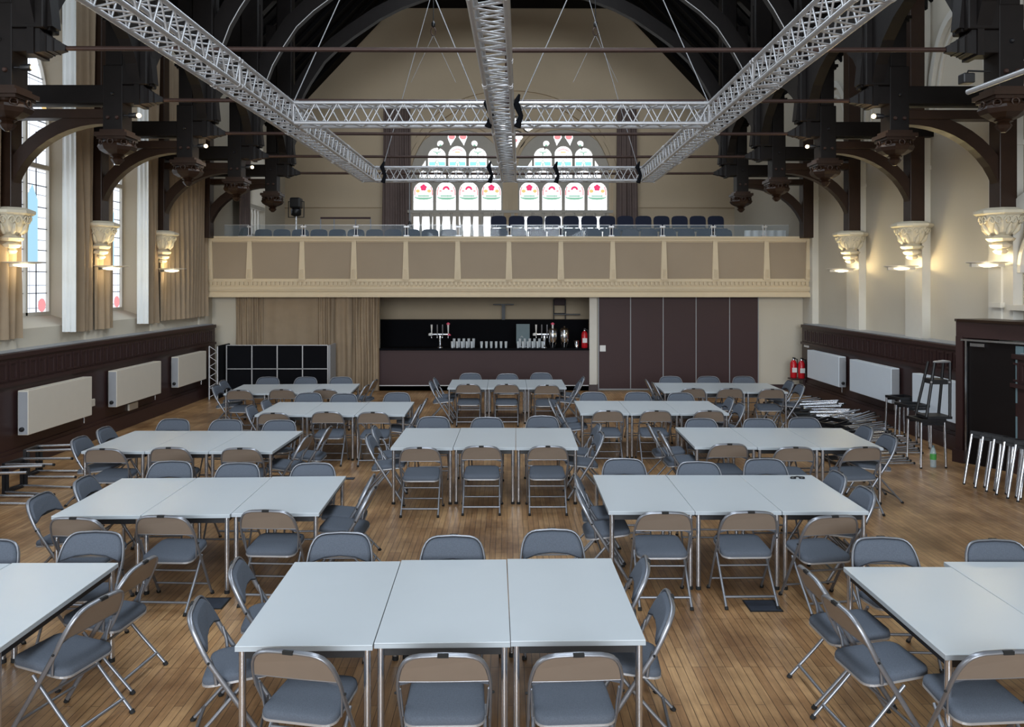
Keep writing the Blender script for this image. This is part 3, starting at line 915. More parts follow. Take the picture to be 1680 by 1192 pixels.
def wire_px(px0, py0, px1, py1, y, label):
    a = at(px0, py0, y); b = at(px1, py1, y); a.z = GZ1 - 0.02
    d = b - a; k = 1.0
    while (a + d * k).z < roof_z((a + d * k).x) - 0.1 and (a + d * k).z < 12.4: k += 0.01
    wire(a, a + d * k, label)


wire_px(478, 160, 557, 0, 12.1, 'steel wire above the left corner of the nearer crossing')
wire_px(1166, 160, 1088, 0, 12.1, 'steel wire above the right corner of the nearer crossing')
wire_px(786, 150, 715, 0, 12.0, 'steel wire left of the centre truss')
wire_px(853, 152, 930, 0, 12.0, 'steel wire right of the centre truss')
wire_px(628, 268, 652, 190, 18.5, 'steel wire above the left end of the farther cross truss')
wire_px(1047, 268, 1022, 190, 18.5, 'steel wire above the right end of the farther cross truss')

# hooks hanging from the crown
for px, wd in ((711, 'left'), (977, 'right')):
    t = thing('hanging_hook', 'black chain hook with ring hanging from the roof crown, %s of the centre truss' % wd, 'hook', at(px, 45, 21.0), group='hooks in the roof')
    MB().tube([(0, 0, 0.15), (0, 0, 6.85 - 4.6 + 0.35)], 0.012, 6).build('chain', 'black', t)
    MB().lathe([(0.01, 0.0), (0.045, 0.03), (0.045, 0.12), (0.01, 0.16)], n=8).build('swivel', 'black', t)
    MB().tube([(0.06 * math.cos(a * PI / 6), 0, -0.10 + 0.10 * math.sin(a * PI / 6)) for a in range(13)], 0.013, 6).build('ring', 'iron', t)
    for sg in (-1, 1):
        tag(MB().tube([t.location + Vector((0, 0, -0.19)), t.location + Vector((sg * 0.55, 0, -1.35))], 0.005, 4).build('guy_wire', 'grille'),
            'thin wire slanting %s below the %s roof hook' % ('left' if sg < 0 else 'right', wd), 'wire', 'thin wires under the roof hooks')

# hatches in the roof slopes
for px, py, wd in ((400, 47, 'left'), (1262, 48, 'right')):
    q = at(px, py, 21.0); s = -1 if q.x < 0 else 1
    t = thing('roof_vent', 'dark louvred roof hatch with a pale sill on the %s roof slope' % wd, 'roof hatch', (q.x, 21.0, q.z), group='hatches in the roof')
    MB().box(-0.3, 0.3, -0.1, 0.5, -0.0, 0.05).build('sill', 'grille', t)
    MB().prism([(0.34, 0.05), (0.34, 0.5), (s * 0.0, 0.9), (-0.34, 0.5), (-0.34, 0.05)], -0.06, 0.5, 'y').build('hood', 'roof', t)

# slanting tube at the right edge and small speaker
tag(MB().tube([at(1588, 151, 10.0), at(1690, 113, 9.0)], 0.033, 10).build('lighting_bar', 'alu'), 'short silver lighting bar slanting in from the right edge near the roof post', 'lighting bar')
q = at(1587, 128, 10.1)
t = thing('loudspeaker', 'small black loudspeaker bracketed to the nearest right roof post', 'loudspeaker', q)
MB().box(-0.08, 0.06, -0.07, 0.07, -0.07, 0.05, bev=0.015).build('cabinet', 'black', t)
MB().tube([(0.0, 0, 0.05), (0.02, 0.02, 0.09), (0.30, 0.05, 0.09)], 0.012, 6).build('bracket', 'black', t)


# ------------------------------------------------------------------ curtains
def curtain(label, axis, fixed, a, b, z0, z1, m, pleat=0.14, amp=0.055, group=None, taper=0.0, thick=0.012, cat='curtain'):
    mb = MB(); L_ = abs(b - a); n = max(8, int(L_ / pleat * 8)); rows = 7
    rnd = random.Random(int(abs(a * 100)) + int(z1 * 10))
    ph = [rnd.uniform(-0.6, 0.6) for _ in range(rows + 1)]
    rings = []
    for sgn in (1, -1):
        grid = []
        for r in range(rows + 1):
            z = z1 + (z0 - z1) * r / rows; row = []
            for i in range(n + 1):
                k = i / n; u = a + (b - a) * k
                u += taper * (r / rows) * (k - 0.5) * L_
                off = amp * (0.5 + 0.5 * math.sin(k * L_ / pleat * 2 * PI + 0.5 * math.sin(r * 0.9) + ph[0])) * (0.7 + 0.3 * math.sin(k * 9 + r * 0.5))
                off += (thick if sgn < 0 else 0)
                row.append((u, fixed + off, z) if axis == 'y' else (fixed + off, u, z))
            grid.append(row)
        rings.append(grid)
    W = n + 1
    for g in rings:
        mb.add([p for row in g for p in row], [(r * W + i, r * W + i + 1, (r + 1) * W + i + 1, (r + 1) * W + i) for r in range(rows) for i in range(n)], True)
    # rims
    for e in (0, -1):
        mb.add([p for p in rings[0][e]] + [p for p in rings[1][e]], [(i, i + 1, W + i + 1, W + i) for i in range(n)])
        A_ = [row[e] for row in rings[0]]; B_ = [row[e] for row in rings[1]]; H = rows + 1
        mb.add(A_ + B_, [(i, i + 1, H + i + 1, H + i) for i in range(rows)])
    return tag(mb.build('curtain', m), label, cat, group)


GL = 'tall curtains between the left windows'
spec = [(12.85, 13.54, 'far side of the nearest left corbel'), (14.95, 15.93, 'beige, between the first window and the second left corbel'),
        (15.98, 16.74, 'beige, just beyond the second left corbel'), (17.95, 18.83, 'beige, between the second window and the third left corbel')]
for a, b, lb in spec:
    curtain('beige curtain on the left wall, ' + lb.replace('beige, ', ''), 'x', -7.75, a, b, 1.97, 7.9, 'curtain', 0.21, 0.13, GL)
for a, lb in ((14.88, 'facing the nearest window'), (17.88, 'facing the second window')):
    curtain('white curtain lining turned out on the left wall, ' + lb, 'y', a, -7.74, -7.50, 1.99, 7.9, 'lining', 0.09, 0.03, 'white curtain linings')
curtain('broad beige curtain closed over the last left window before the gallery', 'x', -7.74, 18.97, 21.9, 2.0, 7.9, 'curtain', 0.24, 0.13, GL)
curtain('grey curtain beside the left gallery window', 'x', -7.62, 24.2, 25.25, 4.0, 8.0, 'curtain_grey', 0.15, 0.1)
# gallery curtains
a, b = at(630, 0, 29.8).x, at(674, 0, 29.8).x
curtain('mauve grey curtain hanging left of the stained glass windows', 'y', 29.62, a, b, 4.0, 9.0, 'curtain_grey', 0.16, 0.14, 'gallery end curtains', taper=0.12)
a, b = at(1012, 0, 29.8).x, at(1044, 0, 29.8).x
curtain('mauve grey curtain hanging right of the stained glass windows', 'y', 29.62, a, b, 4.0, 9.0, 'curtain_grey', 0.16, 0.14, 'gallery end curtains', taper=0.15)
# under the gallery
def cpx(p0, p1, y, lb, pl, am, z0=0.02):
    curtain(lb, 'y', y, at(p0, 0, y).x, at(p1, 0, y).x, z0, 2.5, 'curtain', pl, am, 'curtains under the gallery')


cpx(385, 431, 22.40, 'gathered beige curtain at the left end under the gallery', 0.125, 0.14)
cpx(431, 527, 22.46, 'flat beige curtain behind the black framed screens', 0.5, 0.05)
cpx(519, 541, 22.34, 'narrow gathered beige curtain beside the right end of the black screens', 0.12, 0.13)
cpx(541, 577, 22.46, 'loosely hanging beige curtain between two gathered ones', 0.28, 0.12)
cpx(577, 622, 22.30, 'gathered beige curtain at the left edge of the bar', 0.15, 0.2)

# ------------------------------------------------------------------ bar
t = thing('bar_counter', 'maroon bar counter with black top under the gallery', 'bar counter', ((bx0 + bx1) / 2, YB - 0.05, 0))
hwid = (bx1 - bx0) / 2
MB().box(-hwid, hwid, 0, 0.5, 0.15, 1.07).build('front_panel', 'maroon', t)
MB().box(-hwid, hwid, 0.02, 0.5, 0.0, 0.13).build('plinth', 'bar_black', t)
MB().box(-hwid, hwid, -0.015, 0.01, 0.13, 0.15).build('white_strip', 'paper', t)
MB().box(-hwid - 0.0, hwid, -0.05, 0.6, 1.07, 1.12, bev=0.008).build('counter_top', 'bar_black', t)
t = thing('back_bar', 'black back bar shelving behind the counter', 'back bar', (0, 0, 0))
MB().box(bx0 - 0.6, bx1 + 0.6, 24.7, 25.2, 0, 1.78).build('cabinet', 'bar_black', t)
MB().box(bx0 - 0.6, bx1 + 0.6, 24.5, 25.2, 0.9, 0.94).build('shelf', 'bar_black', t)
CT = 1.121
def oncounter(px, y=YB + 0.12): return Vector((at(px, 0, y).x, y, CT))


def tapfont(px, label):
    t = thing('beer_font', label, 'beer taps', oncounter(px), group='beer fonts on the bar')
    MB().lathe([(0.07, 0), (0.07, 0.02), (0.035, 0.03), (0.035, 0.33)], n=14).build('column', 'chrome', t)
    MB().tube([(-0.26, 0, 0.36), (0.26, 0, 0.36)], 0.035, 10).build('cross_bar', 'chrome', t)
    for i, x in enumerate((-0.22, -0.07, 0.07, 0.22)):
        MB().tube([(x, -0.03, 0.38), (x, -0.05, 0.48), (x, -0.06, 0.62)], [0.012, 0.02, 0.028 if i in (0, 3) else 0.018], 8).build('tap_handle', 'paper' if i in (0, 3) else 'frame', t)
        MB().tube([(x, -0.03, 0.36), (x, -0.09, 0.34), (x, -0.09, 0.27)], 0.012, 8).build('spout', 'chrome', t)
    MB().lathe([(0.045, 0), (0.05, 0.03), (0.01, 0.06)], (0.22, -0.06, 0.62), 12).build('pink_badge', 'pink', t)
    MB().lathe([(0.05, 0), (0.055, 0.02), (0.01, 0.05)], (0.24, -0.03, 0.33), 12).build('pink_badge', 'pink', t)
    MB().lathe([(0.06, 0), (0.06, 0.05), (0.02, 0.07)], (-0.25, -0.02, 0.33), 12).build('oval_badge', 'paper', t)


tapfont(722, 'four-handled chrome beer font on the left part of the bar')
tapfont(893, 'four-handled chrome beer font beside the steel urns')
tum = thing('drinking_glass', 'x', 'glass', group='drinking glasses on the bar')
MB().lathe([(0.03, 0.0), (0.04, 0.12), (0.037, 0.12), (0.028, 0.008)], n=12).build('tumbler', 'glass', tum)
gi = 0
SG = [('left cluster', 742, 5, 2), ('middle row', 790, 6, 1), ('right cluster', 850, 6, 2)]
for desc, px, nx, nyy in SG:
    for r in range(nyy):
        for k in range(nx):
            o = tum if gi == 0 else dup(tum)
            p = oncounter(px + k * 8 + r * 3, YB + 0.08 + r * 0.15)
            o.location = (p.x, p.y, CT); o.scale = (1, 1, 2.0 if (r == 1) else 1.45)
            if gi % 2: o.rotation_euler = (0, 0, 0.4)
            row = '' if nyy == 1 else (' in front line' if r == 0 else ' in back line')
            o['label'] = 'drinking glass on the bar, %s of %d%s, %s' % (['first', 'second', 'third', 'fourth', 'fifth', 'sixth'][k], nx, row, desc)
            gi += 1
# upper tier of glasses stacked on the left cluster
for i, (px, wd) in enumerate(((907, 'left'), (926, 'right'))):
    t = thing('steel_urn', '%s of two polished steel drink urns on the bar' % wd, 'urn', oncounter(px), group='steel urns on the bar')
    MB().tube([(-0.05, 0, 0), (-0.09, -0.05, 0.16)], 0.015, 6).build('leg', 'steel', t); MB().tube([(0.05, 0, 0), (0.09, -0.05, 0.16)], 0.015, 6).build('leg', 'steel', t)
    MB().tube([(0, 0.08, 0), (0, 0.08, 0.16)], 0.015, 6).build('leg', 'steel', t)
    MB().lathe([(0.10, 0.14), (0.12, 0.17), (0.12, 0.46), (0.105, 0.48)], n=20).build('body', 'steel', t)
    MB().lathe([(0.105, 0.48), (0.08, 0.52), (0.02, 0.53), (0.025, 0.57), (0.005, 0.58)], n=16).build('lid', 'steel', t)
    MB().tube([(0, -0.11, 0.2), (0, -0.16, 0.2), (0, -0.16, 0.15)], 0.012, 6).build('spout', 'steel', t)
MBt = MB().lathe([(0.055, 0), (0.07, 0.2), (0.066, 0.2), (0.052, 0.01)], n=14); o = MBt.build('ice_bucket', 'steel'); o.location = oncounter(946); tag(o, 'small steel bucket beside the red extinguisher on the bar', 'bucket')


def extinguisher(label, loc):
    t = thing('fire_extinguisher', label, 'fire extinguisher', loc, group='red fire extinguishers')
    MB().lathe([(0.075, 0), (0.085, 0.02), (0.085, 0.36), (0.06, 0.42), (0.03, 0.45)], n=18).build('cylinder', 'red', t)
    MB().lathe([(0.03, 0.45), (0.03, 0.49), (0.02, 0.5)], n=10).build('valve', 'steel', t)
    MB().box(-0.02, 0.02, -0.10, 0.03, 0.5, 0.52).build('handle', 'black', t)
    MB().tube([(0.0, -0.02, 0.49), (0.09, -0.02, 0.47), (0.10, -0.02, 0.3), (0.092, -0.02, 0.12)], 0.014, 7).build('hose', 'black', t)
    MB().box(-0.06, 0.06, -0.089, -0.07, 0.14, 0.26).build('paper_label', 'paper', t)


extinguisher('red fire extinguisher standing at the right end of the bar', oncounter(959))
for k, (x, y, wd) in enumerate(((7.37, 21.86, 'left'), (7.52, 21.70, 'right'))):
    extinguisher('%s of two red fire extinguishers in the corner by the white radiators' % wd, (x - 0.02, y - 0.0, 0.42))
st = thing('extinguisher_stand', 'dark bracket stand holding the two red extinguishers in the corner', 'stand', (7.43, 21.78, 0))
MB().box(-0.2, 0.16, -0.17, 0.17, 0.38, 0.42).build('shelf', 'dado', st)
MB().box(0.1, 0.16, -0.1, 0.17, 0.0, 0.38).build('post', 'dado', st)

q = oncounter(858, YB + 0.4)
t = thing('menu_board', 'grey green board standing behind the glasses on the bar', 'board', (q.x, q.y, CT))
MB().box(-0.18, 0.18, -0.01, 0.01, 0.1, 0.62).build('board', 'sign', t)
MB().box(-0.10, 0.10, 0.0, 0.10, 0.0, 0.02).build('foot', 'steel', t); MB().box(-0.02, 0.02, 0.01, 0.03, 0.0, 0.12).build('stem', 'steel', t)
MB().tube([(-0.06, -0.02, 0.26), (-0.03, -0.02, 0.3), (0, -0.02, 0.26)], 0.008, 6).build('white_mark', 'paper', t)
# T shaped post and stool standing on the back bar
q = at(826, 500, 24.9)
t = thing('tee_stand', 'black T-shaped stand rising behind the bar', 'stand', (q.x, 24.9, 1.78))
MB().box(-0.05, 0.05, -0.05, 0.05, 0, q.z - 1.78).build('post', 'black', t)
MB().box(-0.3, 0.3, -0.1, 0.1, q.z - 1.78, q.z - 1.75).build('cross_plate', 'black', t)
q = at(918, 500, 24.9)
t = thing('upturned_chair', 'dark chair turned over on the back bar at the right', 'chair', (q.x, 24.9, 1.78))
MB().box(-0.16, 0.16, -0.02, 0.02, 0.42, 0.62, bev=0.01).build('backrest', 'maroon', t)
for x in (-0.17, 0.17): MB().tube([(x, 0, 0), (x, 0, 0.6)], 0.018, 6).build('leg', 'black', t)
MB().tube([(-0.17, 0, 0.18), (0.17, 0, 0.18)], 0.014, 6).build('stretcher', 'black', t)
MB().box(-0.17, 0.6, -0.06, 0.06, 0.14, 0.17).build('seat', 'black', t)

# white column, sliding maroon partition
ps = thing('folding_partition', 'maroon sliding partition with five tall panels right of the bar', 'partition', (0, YB - 0.06, 0))
pxs = [982, 1034.5, 1088, 1142, 1197, 1244]
for a, b in zip(pxs[:-1], pxs[1:]):
    xa, xb = at(a, 0, YB - 0.06).x, at(b, 0, YB - 0.06).x
    MB().box(xa + 0.012, xb - 0.012, 0, 0.05, 0.06, 2.5).build('panel', 'maroon', ps)
tr_ = MB()
for a in pxs: 
    xa = at(a, 0, YB - 0.06).x; tr_.box(xa - 0.011, xa + 0.011, -0.006, 0.03, 0.05, 2.5)
tr_.box(at(982, 0, YB).x, at(1244, 0, YB).x, -0.02, 0.03, 0.03, 0.055)
tr_.build('jointing_strip', 'grille', ps)
MB().box(at(983, 0, YB).x + 0.01, at(993, 0, YB).x, -0.03, 0.0, 1.04, 1.2).build('notice', 'paper', ps)
cw = MB(); cw.box(at(967, 0, YB - 0.1).x, at(979, 0, YB - 0.1).x, YB - 0.12, YB, 0.17, 2.5)
struct('trim_10', cw, 'trim', 'white boxed post between bar and partition')
cw = MB(); cw.box(at(967, 0, YB - 0.1).x - 0.02, at(981, 0, YB - 0.1).x, YB - 0.13, YB, 0.0, 0.17)
struct('baseboard_post', cw, 'dado', 'dark block at the foot of the white post')

# black framed screens left under the gallery
t = thing('stage_screen', 'black panel screen with silver grid frame before the left curtains', 'screen', (0, 21.4, 0))
xa, xb = at(372, 0, 21.4).x, at(538, 0, 21.4).x; top = at(0, 566, 21.4).z
MB().box(xa, xb, 0, 0.06, 0.02, top).build('black_panel', 'cloth_black', t)
g = MB()
for k in range(5):
    x = xa + (xb - xa) * k / 4
    g.box(x - 0.013, x + 0.013, -0.02, 0.0, 0.0, top)
for z in (0.04, 0.70, top): g.box(xa, xb, -0.02, 0.0, z - 0.012, z + 0.008)
g.build('grid_frame', 'alu', t)
MB().box(xb + 0.02, xb + 0.06, 0, 0.7, 0.0, top).build('end_frame', 'grille', t)
t = thing('truss_upright', 'short upright aluminium ladder truss beside the black screens', 'truss', (at(350, 0, 20.9).x, 20.9, 0))
for x in (-0.1, 0.1):
    MB().tube([(x, 0, 0), (x, 0, 1.3)], 0.02, 8).build('chord', 'alu', t)
l_ = MB()
for k in range(5): l_.tube([(-0.1, 0, 0.05 + k * 0.25), (0.1, 0, 0.17 + k * 0.25), (-0.1, 0, 0.30 + k * 0.25)], 0.01, 5)
l_.build('lacing', 'alu', t)
t = tag(MB().box(at(356, 0, 21.1).x + 0.02, at(356, 0, 21.1).x + 0.06, 21.0, 21.9, 0.0, 1.3).build('black_flat', 'cloth_black'), 'black flat panel edge-on between ladder truss and framed screens', 'panel')
tag(t)

# ------------------------------------------------------------------ gallery rail and seats
rail = thing('glass_rail', 'low glass guard rail with silver posts along the gallery front', 'guard rail', (0, GY + 0.12, 4.03))
rx = [at(p, 0, GY + 0.12).x for p in (410, 498, 584, 667, 752, 836, 920, 1003, 1087, 1170, 1254)]
for x in rx:
    for d in (-0.035, 0.035): MB().tube([(x + d, 0, 0), (x + d, 0, 0.33)], 0.014, 8).build('post', 'alu', rail)
    MB().box(x - 0.07, x + 0.07, -0.02, 0.02, 0.02, 0.06).build('clamp', 'alu', rail)
    MB().box(x - 0.07, x + 0.07, -0.02, 0.02, 0.26, 0.30).build('clamp', 'alu', rail)
e = [-7.7 + 0.3] + rx + [7.4]
for a, b in zip(e[:-1], e[1:]):
    MB().box(a + 0.05, b - 0.05, -0.005, 0.005, 0.02, 0.32).build('glass', 'glass_panel', rail)
    MB().box(a + 0.05, b - 0.05, -0.008, 0.008, 0.32, 0.33).build('glass_edge', 'alu', rail)
    MB().box(a + 0.02, b - 0.02, -0.008, 0.008, 0.01, 0.022).build('bottom_rail', 'alu', rail)

gc0 = thing('gallery_chair', 'x', 'chair', group='navy chairs in the gallery')
MB().box(-0.24, 0.24, -0.22, 0.22, 0.40, 0.47, bev=0.02).build('seat', 'navy', gc0)
b = MB(); rg = []
for z, w_ in ((0.52, 0.21), (0.60, 0.235), (0.74, 0.24), (0.82, 0.225), (0.86, 0.18), (0.875, 0.1)):
    y0 = 0.2 + (z - 0.5) * 0.15
    rg.append([(-w_, y0, z), (w_, y0, z), (w_, y0 + 0.05, z), (-w_, y0 + 0.05, z)])
b.loft(rg); b.build('backrest', 'navy', gc0)
for x in (-0.22, 0.22):
    for y in (-0.2, 0.2):
        MB().tube([(x, y, 0), (x, y, 0.41)], 0.012, 6).build('leg', 'black', gc0)
    MB().tube([(x, 0.2, 0.4), (x, 0.24, 0.65)], 0.012, 6).build('back_post', 'black', gc0)
ordn = ['first', 'second', 'third', 'fourth', 'fifth', 'sixth', 'seventh', 'eighth', 'ninth', 'tenth', 'eleventh', 'twelfth', 'thirteenth', 'fourteenth']
seats = []
for k in range(13): seats.append((at(818 + 29.7 * k, 0, 25.5).x, 25.25, 3.98, 'navy gallery chair, %s from the left in the raised back row' % ordn[k]))
for k in range(13): seats.append((at(820 + 30.6 * k, 0, 24.3).x, 24.05, 3.5, 'navy gallery chair, %s from the aisle in the front row right of it' % ordn[k]))
for k in range(11): seats.append((at(432 + 30.4 * k, 0, 24.3).x, 24.05, 3.5, 'navy gallery chair, %s from the left wall in the front row' % ordn[k]))
for i, (x, y, z, lb) in enumerate(seats):
    o = gc0 if i == 0 else dup(gc0)
    o.location = (x, y, z); o['label'] = lb

# follow spot on stand, tripod stand, rail frame
q = at(486, 342, 25.6)
t = thing('stage_spotlight', 'large black stage spotlight on a stand in the left gallery', 'spotlight', (q.x, 25.6, 3.98))
h = q.z - 3.98
MB().box(-0.16, 0.16, -0.2, 0.2, h, h + 0.32, bev=0.05).build('housing', 'black', t)
MB().lathe([(0.05, 0), (0.15, 0.04), (0.16, 0.2), (0.1, 0.26)], n=14, mtx=Matrix.Translation((0, -0.02, h - 0.24))).build('lens_barrel', 'black', t)
MB().band([(-0.22, h - 0.25), (-0.22, h + 0.2), (0.22, h + 0.2), (0.22, h - 0.25)], [(-0.24, h - 0.27), (-0.24, h + 0.22), (0.24, h + 0.22), (0.24, h - 0.27)], -0.02, 0.02, 'y', closed=True).build('yoke', 'black', t)
MB().tube([(0, 0, 0.2), (0, 0, h - 0.24)], 0.025, 8).build('pole', 'chrome', t)
for k in range(3): MB().tube([(0, 0, 0.35), (0.3 * math.cos(k * 2.1), 0.3 * math.sin(k * 2.1), 0.0)], 0.014, 6).build('leg', 'black', t)
q = at(672, 275, 28.6)
t = thing('lighting_stand', 'thin tripod lighting stand before the left gallery curtain', 'tripod stand', (q.x, 28.6, 3.98))
MB().tube([(0, 0, 0.3), (0, 0, q.z - 3.98)], 0.02, 8).build('pole', 'grille', t)
MB().box(-0.08, 0.04, -0.05, 0.05, q.z - 4.2, q.z - 3.98).build('head', 'grille', t)
for k in range(3): MB().tube([(0, 0, 0.95), (0.42 * math.cos(k * 2.1 + .4), 0.42 * math.sin(k * 2.1 + .4), 0.0)], 0.016, 6).build('leg', 'black', t)
q = at(526, 357, 27.5); q2 = at(608, 357, 27.5)
t = thing('rail_frame', 'dark topped silver rail frame in the left gallery', 'rail', (q.x, 27.5, 3.98))
w_ = q2.x - q.x; h = q.z - 3.98
MB().box(0, w_, -0.03, 0.03, h - 0.04, h + 0.02).build('top_rail', 'maroon', t)
for k in (0, 0.27, 0.7, 1.0): MB().tube([(w_ * k, 0, 0), (w_ * k, 0, h - 0.03)], 0.02, 6).build('post', 'grille', t)
q = at(406, 378, 23.2)
t = thing('stage_lantern', 'black stage lantern sitting behind the glass rail at the left', 'lantern', (q.x, 23.0, 3.5))
MB().lathe([(0.16, 0.0), (0.2, 0.12), (0.2, 0.62), (0.12, 0.8), (0.07, 0.84)], n=8, smooth=False).build('body', 'black', t)
MB().box(-0.12, 0.12, -0.22, -0.18, 0.5, 0.6).build('white_panel', 'paper', t)
q = at(1030 + 210, 372, 23.4)
cs = curtain('rumpled white sheet draped over a rail in the right gallery', 'y', 23.5, at(1222, 0, 23.5).x, at(1290, 0, 23.5).x, 3.5, 4.3, 'lining', 0.22, 0.06, cat='sheet')


# ------------------------------------------------------------------ radiators
def radiator(label, side, y0, y1, m, valve):
    xw = -7.5 if side < 0 else 7.6
    t = thing('radiator', label, 'radiator', (xw, y0, 0.52), group='low surface temperature radiators')
    s = -side
    MB().box(0.04 * s, 0.2 * s, 0, y1 - y0, 0.0, 0.68, bev=0.008).build('casing', m, t)
    MB().box(0.0, 0.04 * s, 0.1, y1 - y0 - 0.1, 0.1, 0.6).build('wall_bracket', 'grille', t)
    MB().box(0.05 * s, 0.19 * s, -0.004, 0.0, 0.01, 0.66).build('end_grille', 'grille', t)
    MB().lathe([(0.035, 0), (0.035, 0.03), (0.02, 0.04)], n=12, mtx=Matrix.Translation((0.11 * s, -0.005, 0.09)) @ Matrix.Rotation(PI / 2, 4, 'X')).build('valve_knob', 'black', t)
    yy = (y1 - y0) - 0.12 if side < 0 else 0.02
    MB().tube([(0.12 * s, yy, 0.0), (0.12 * s, yy, -0.12)], 0.014, 6).build('pipe', 'chrome', t)


radiator('cream boxed radiator on the left wall, nearest of three', -1, 13.05, 15.05, 'cream_metal', 1)
radiator('cream boxed radiator on the left wall, middle of three', -1, 16.0, 18.05, 'cream_metal', 1)
radiator('cream boxed radiator on the left wall, farthest, beside the black screens', -1, 19.0, 20.75, 'cream_metal', 1)
radiator('white boxed radiator on the right wall beside the red extinguishers', 1, 19.0, 21.0, 'white_metal', 1)
radiator('white boxed radiator on the right wall, middle of three', 1, 16.4, 18.4, 'white_metal', 1)
radiator('white boxed radiator on the right wall behind the tall black stool', 1, 13.75, 15.55, 'white_metal', 1)
for y, z, lb in ((15.1, 0.62, 'white socket box right of the nearest left radiator'), (16.9, 0.32, 'white socket box under the middle left radiator')):
    tag(MB().box(-7.5, -7.46, y, y + 0.4, z, z + 0.13, bev=0.006).build('socket_box', 'cream_metal'), lb, 'socket')
tag(MB().box(7.6, 7.58, 21.45, 21.75, 1.22, 1.32).build('safety_notice', 'paper'), 'small white notice on the dado above the red extinguishers', 'notice')

# ------------------------------------------------------------------ door lobby on the right
lob = thing('door_1', 'dark maroon door lobby against the right wall', None, (0, 0, 0), kind='structure')
P0 = Vector((7.19, 13.5, 0)); P1 = Vector((7.78, 12.3, 0)); d = (P1 - P0).normalized(); nrm = Vector((-d.y, d.x, 0)); ang = math.atan2(d.y, d.x)
LM = Matrix.Translation(P0) @ Matrix.Rotation(ang, 4, 'Z'); LL = (P1 - P0).length + 1.4
MB().box(-0.06, LL, -0.02, 0.10, 1.98, 2.23, mtx=LM).build('lintel', 'dado', lob)
MB().box(-0.06, 0.06, -0.03, 0.10, 0, 2.0, mtx=LM).build('jamb', 'dado', lob)
MB().box(-0.10, 0.10, -0.06, 0.12, 0, 0.2, mtx=LM).build('plinth_block', 'dado', lob)
MB().box(0.03, LL, -0.035, 0.0, 1.93, 1.96, mtx=LM).build('track', 'steel', lob)
MB().box(0.1, 0.13, -0.03, 0.01, 0.0, 1.93, mtx=LM).build('edge_strip', 'steel', lob)
MB().box(0.13, LL, 0.02, 0.07, 0.0, 1.94, mtx=LM).build('door_leaf', 'door', lob)
MB().box(0.90, 1.02, 0.0, 0.03, 1.05, 1.9, mtx=LM).build('glass_strip', 'sign', lob)
MB().box(0.90, 1.02, 0.0, 0.03, 0.35, 0.85, mtx=LM).build('glass_strip', 'sign', lob)
MB().box(0.18, 0.42, -0.02, 0.02, 1.85, 1.9, mtx=LM).build('door_closer', 'steel', lob)
MB().prism([(7.13, 13.5), (7.16, 13.62), (8.0, 13.62), (8.0, 11.4), (7.85, 11.4)], 2.23, 2.27, 'z').build('roof_board', 'timber_brown', lob)
MB().box(7.2, 7.98, 13.55, 13.62, 0, 2.23).build('side_panel', 'dado', lob)


# ------------------------------------------------------------------ tables
TW, TD, TH = 0.797, 1.5, 0.73
def make_table():
    t = thing('folding_table', 'x', 'table', group='white tables in blocks of three')
    MB().box(-TW / 2, TW / 2, -TD / 2, TD / 2, TH - 0.008, TH, bev=0.0025).build('tabletop', 'table', t)
    MB().box(-TW / 2 + 0.0005, TW / 2 - 0.0005, -TD / 2 + 0.0005, TD / 2 - 0.0005, TH - 0.032, TH - 0.008).build('edging', 'edge', t)
    a = MB(); i = 0.045
    a.box(-TW / 2 + i, TW / 2 - i, -TD / 2 + 0.03, -TD / 2 + 0.055, TH - 0.085, TH - 0.033); a.box(-TW / 2 + i, TW / 2 - i, TD / 2 - 0.055, TD / 2 - 0.03, TH - 0.085, TH - 0.033)
    a.box(-TW / 2 + 0.03, -TW / 2 + 0.055, -TD / 2 + i, TD / 2 - i, TH - 0.085, TH - 0.033); a.box(TW / 2 - 0.055, TW / 2 - 0.03, -TD / 2 + i, TD / 2 - i, TH - 0.085, TH - 0.033)
    a.build('apron_frame', 'black', t)
    for x in (-1, 1):
        for y in (-1, 1):
            l = MB().tube([(x * (TW / 2 - 0.035), y * (TD / 2 - 0.035), 0.03), (x * (TW / 2 - 0.035), y * (TD / 2 - 0.035), TH - 0.033)], 0.0215, 14).build('leg', 'chrome', t)
            MB().tube([(x * (TW / 2 - 0.035), y * (TD / 2 - 0.035), 0.0), (x * (TW / 2 - 0.035), y * (TD / 2 - 0.035), 0.032)], 0.024, 12).build('foot', 'rubber', l)
    return t


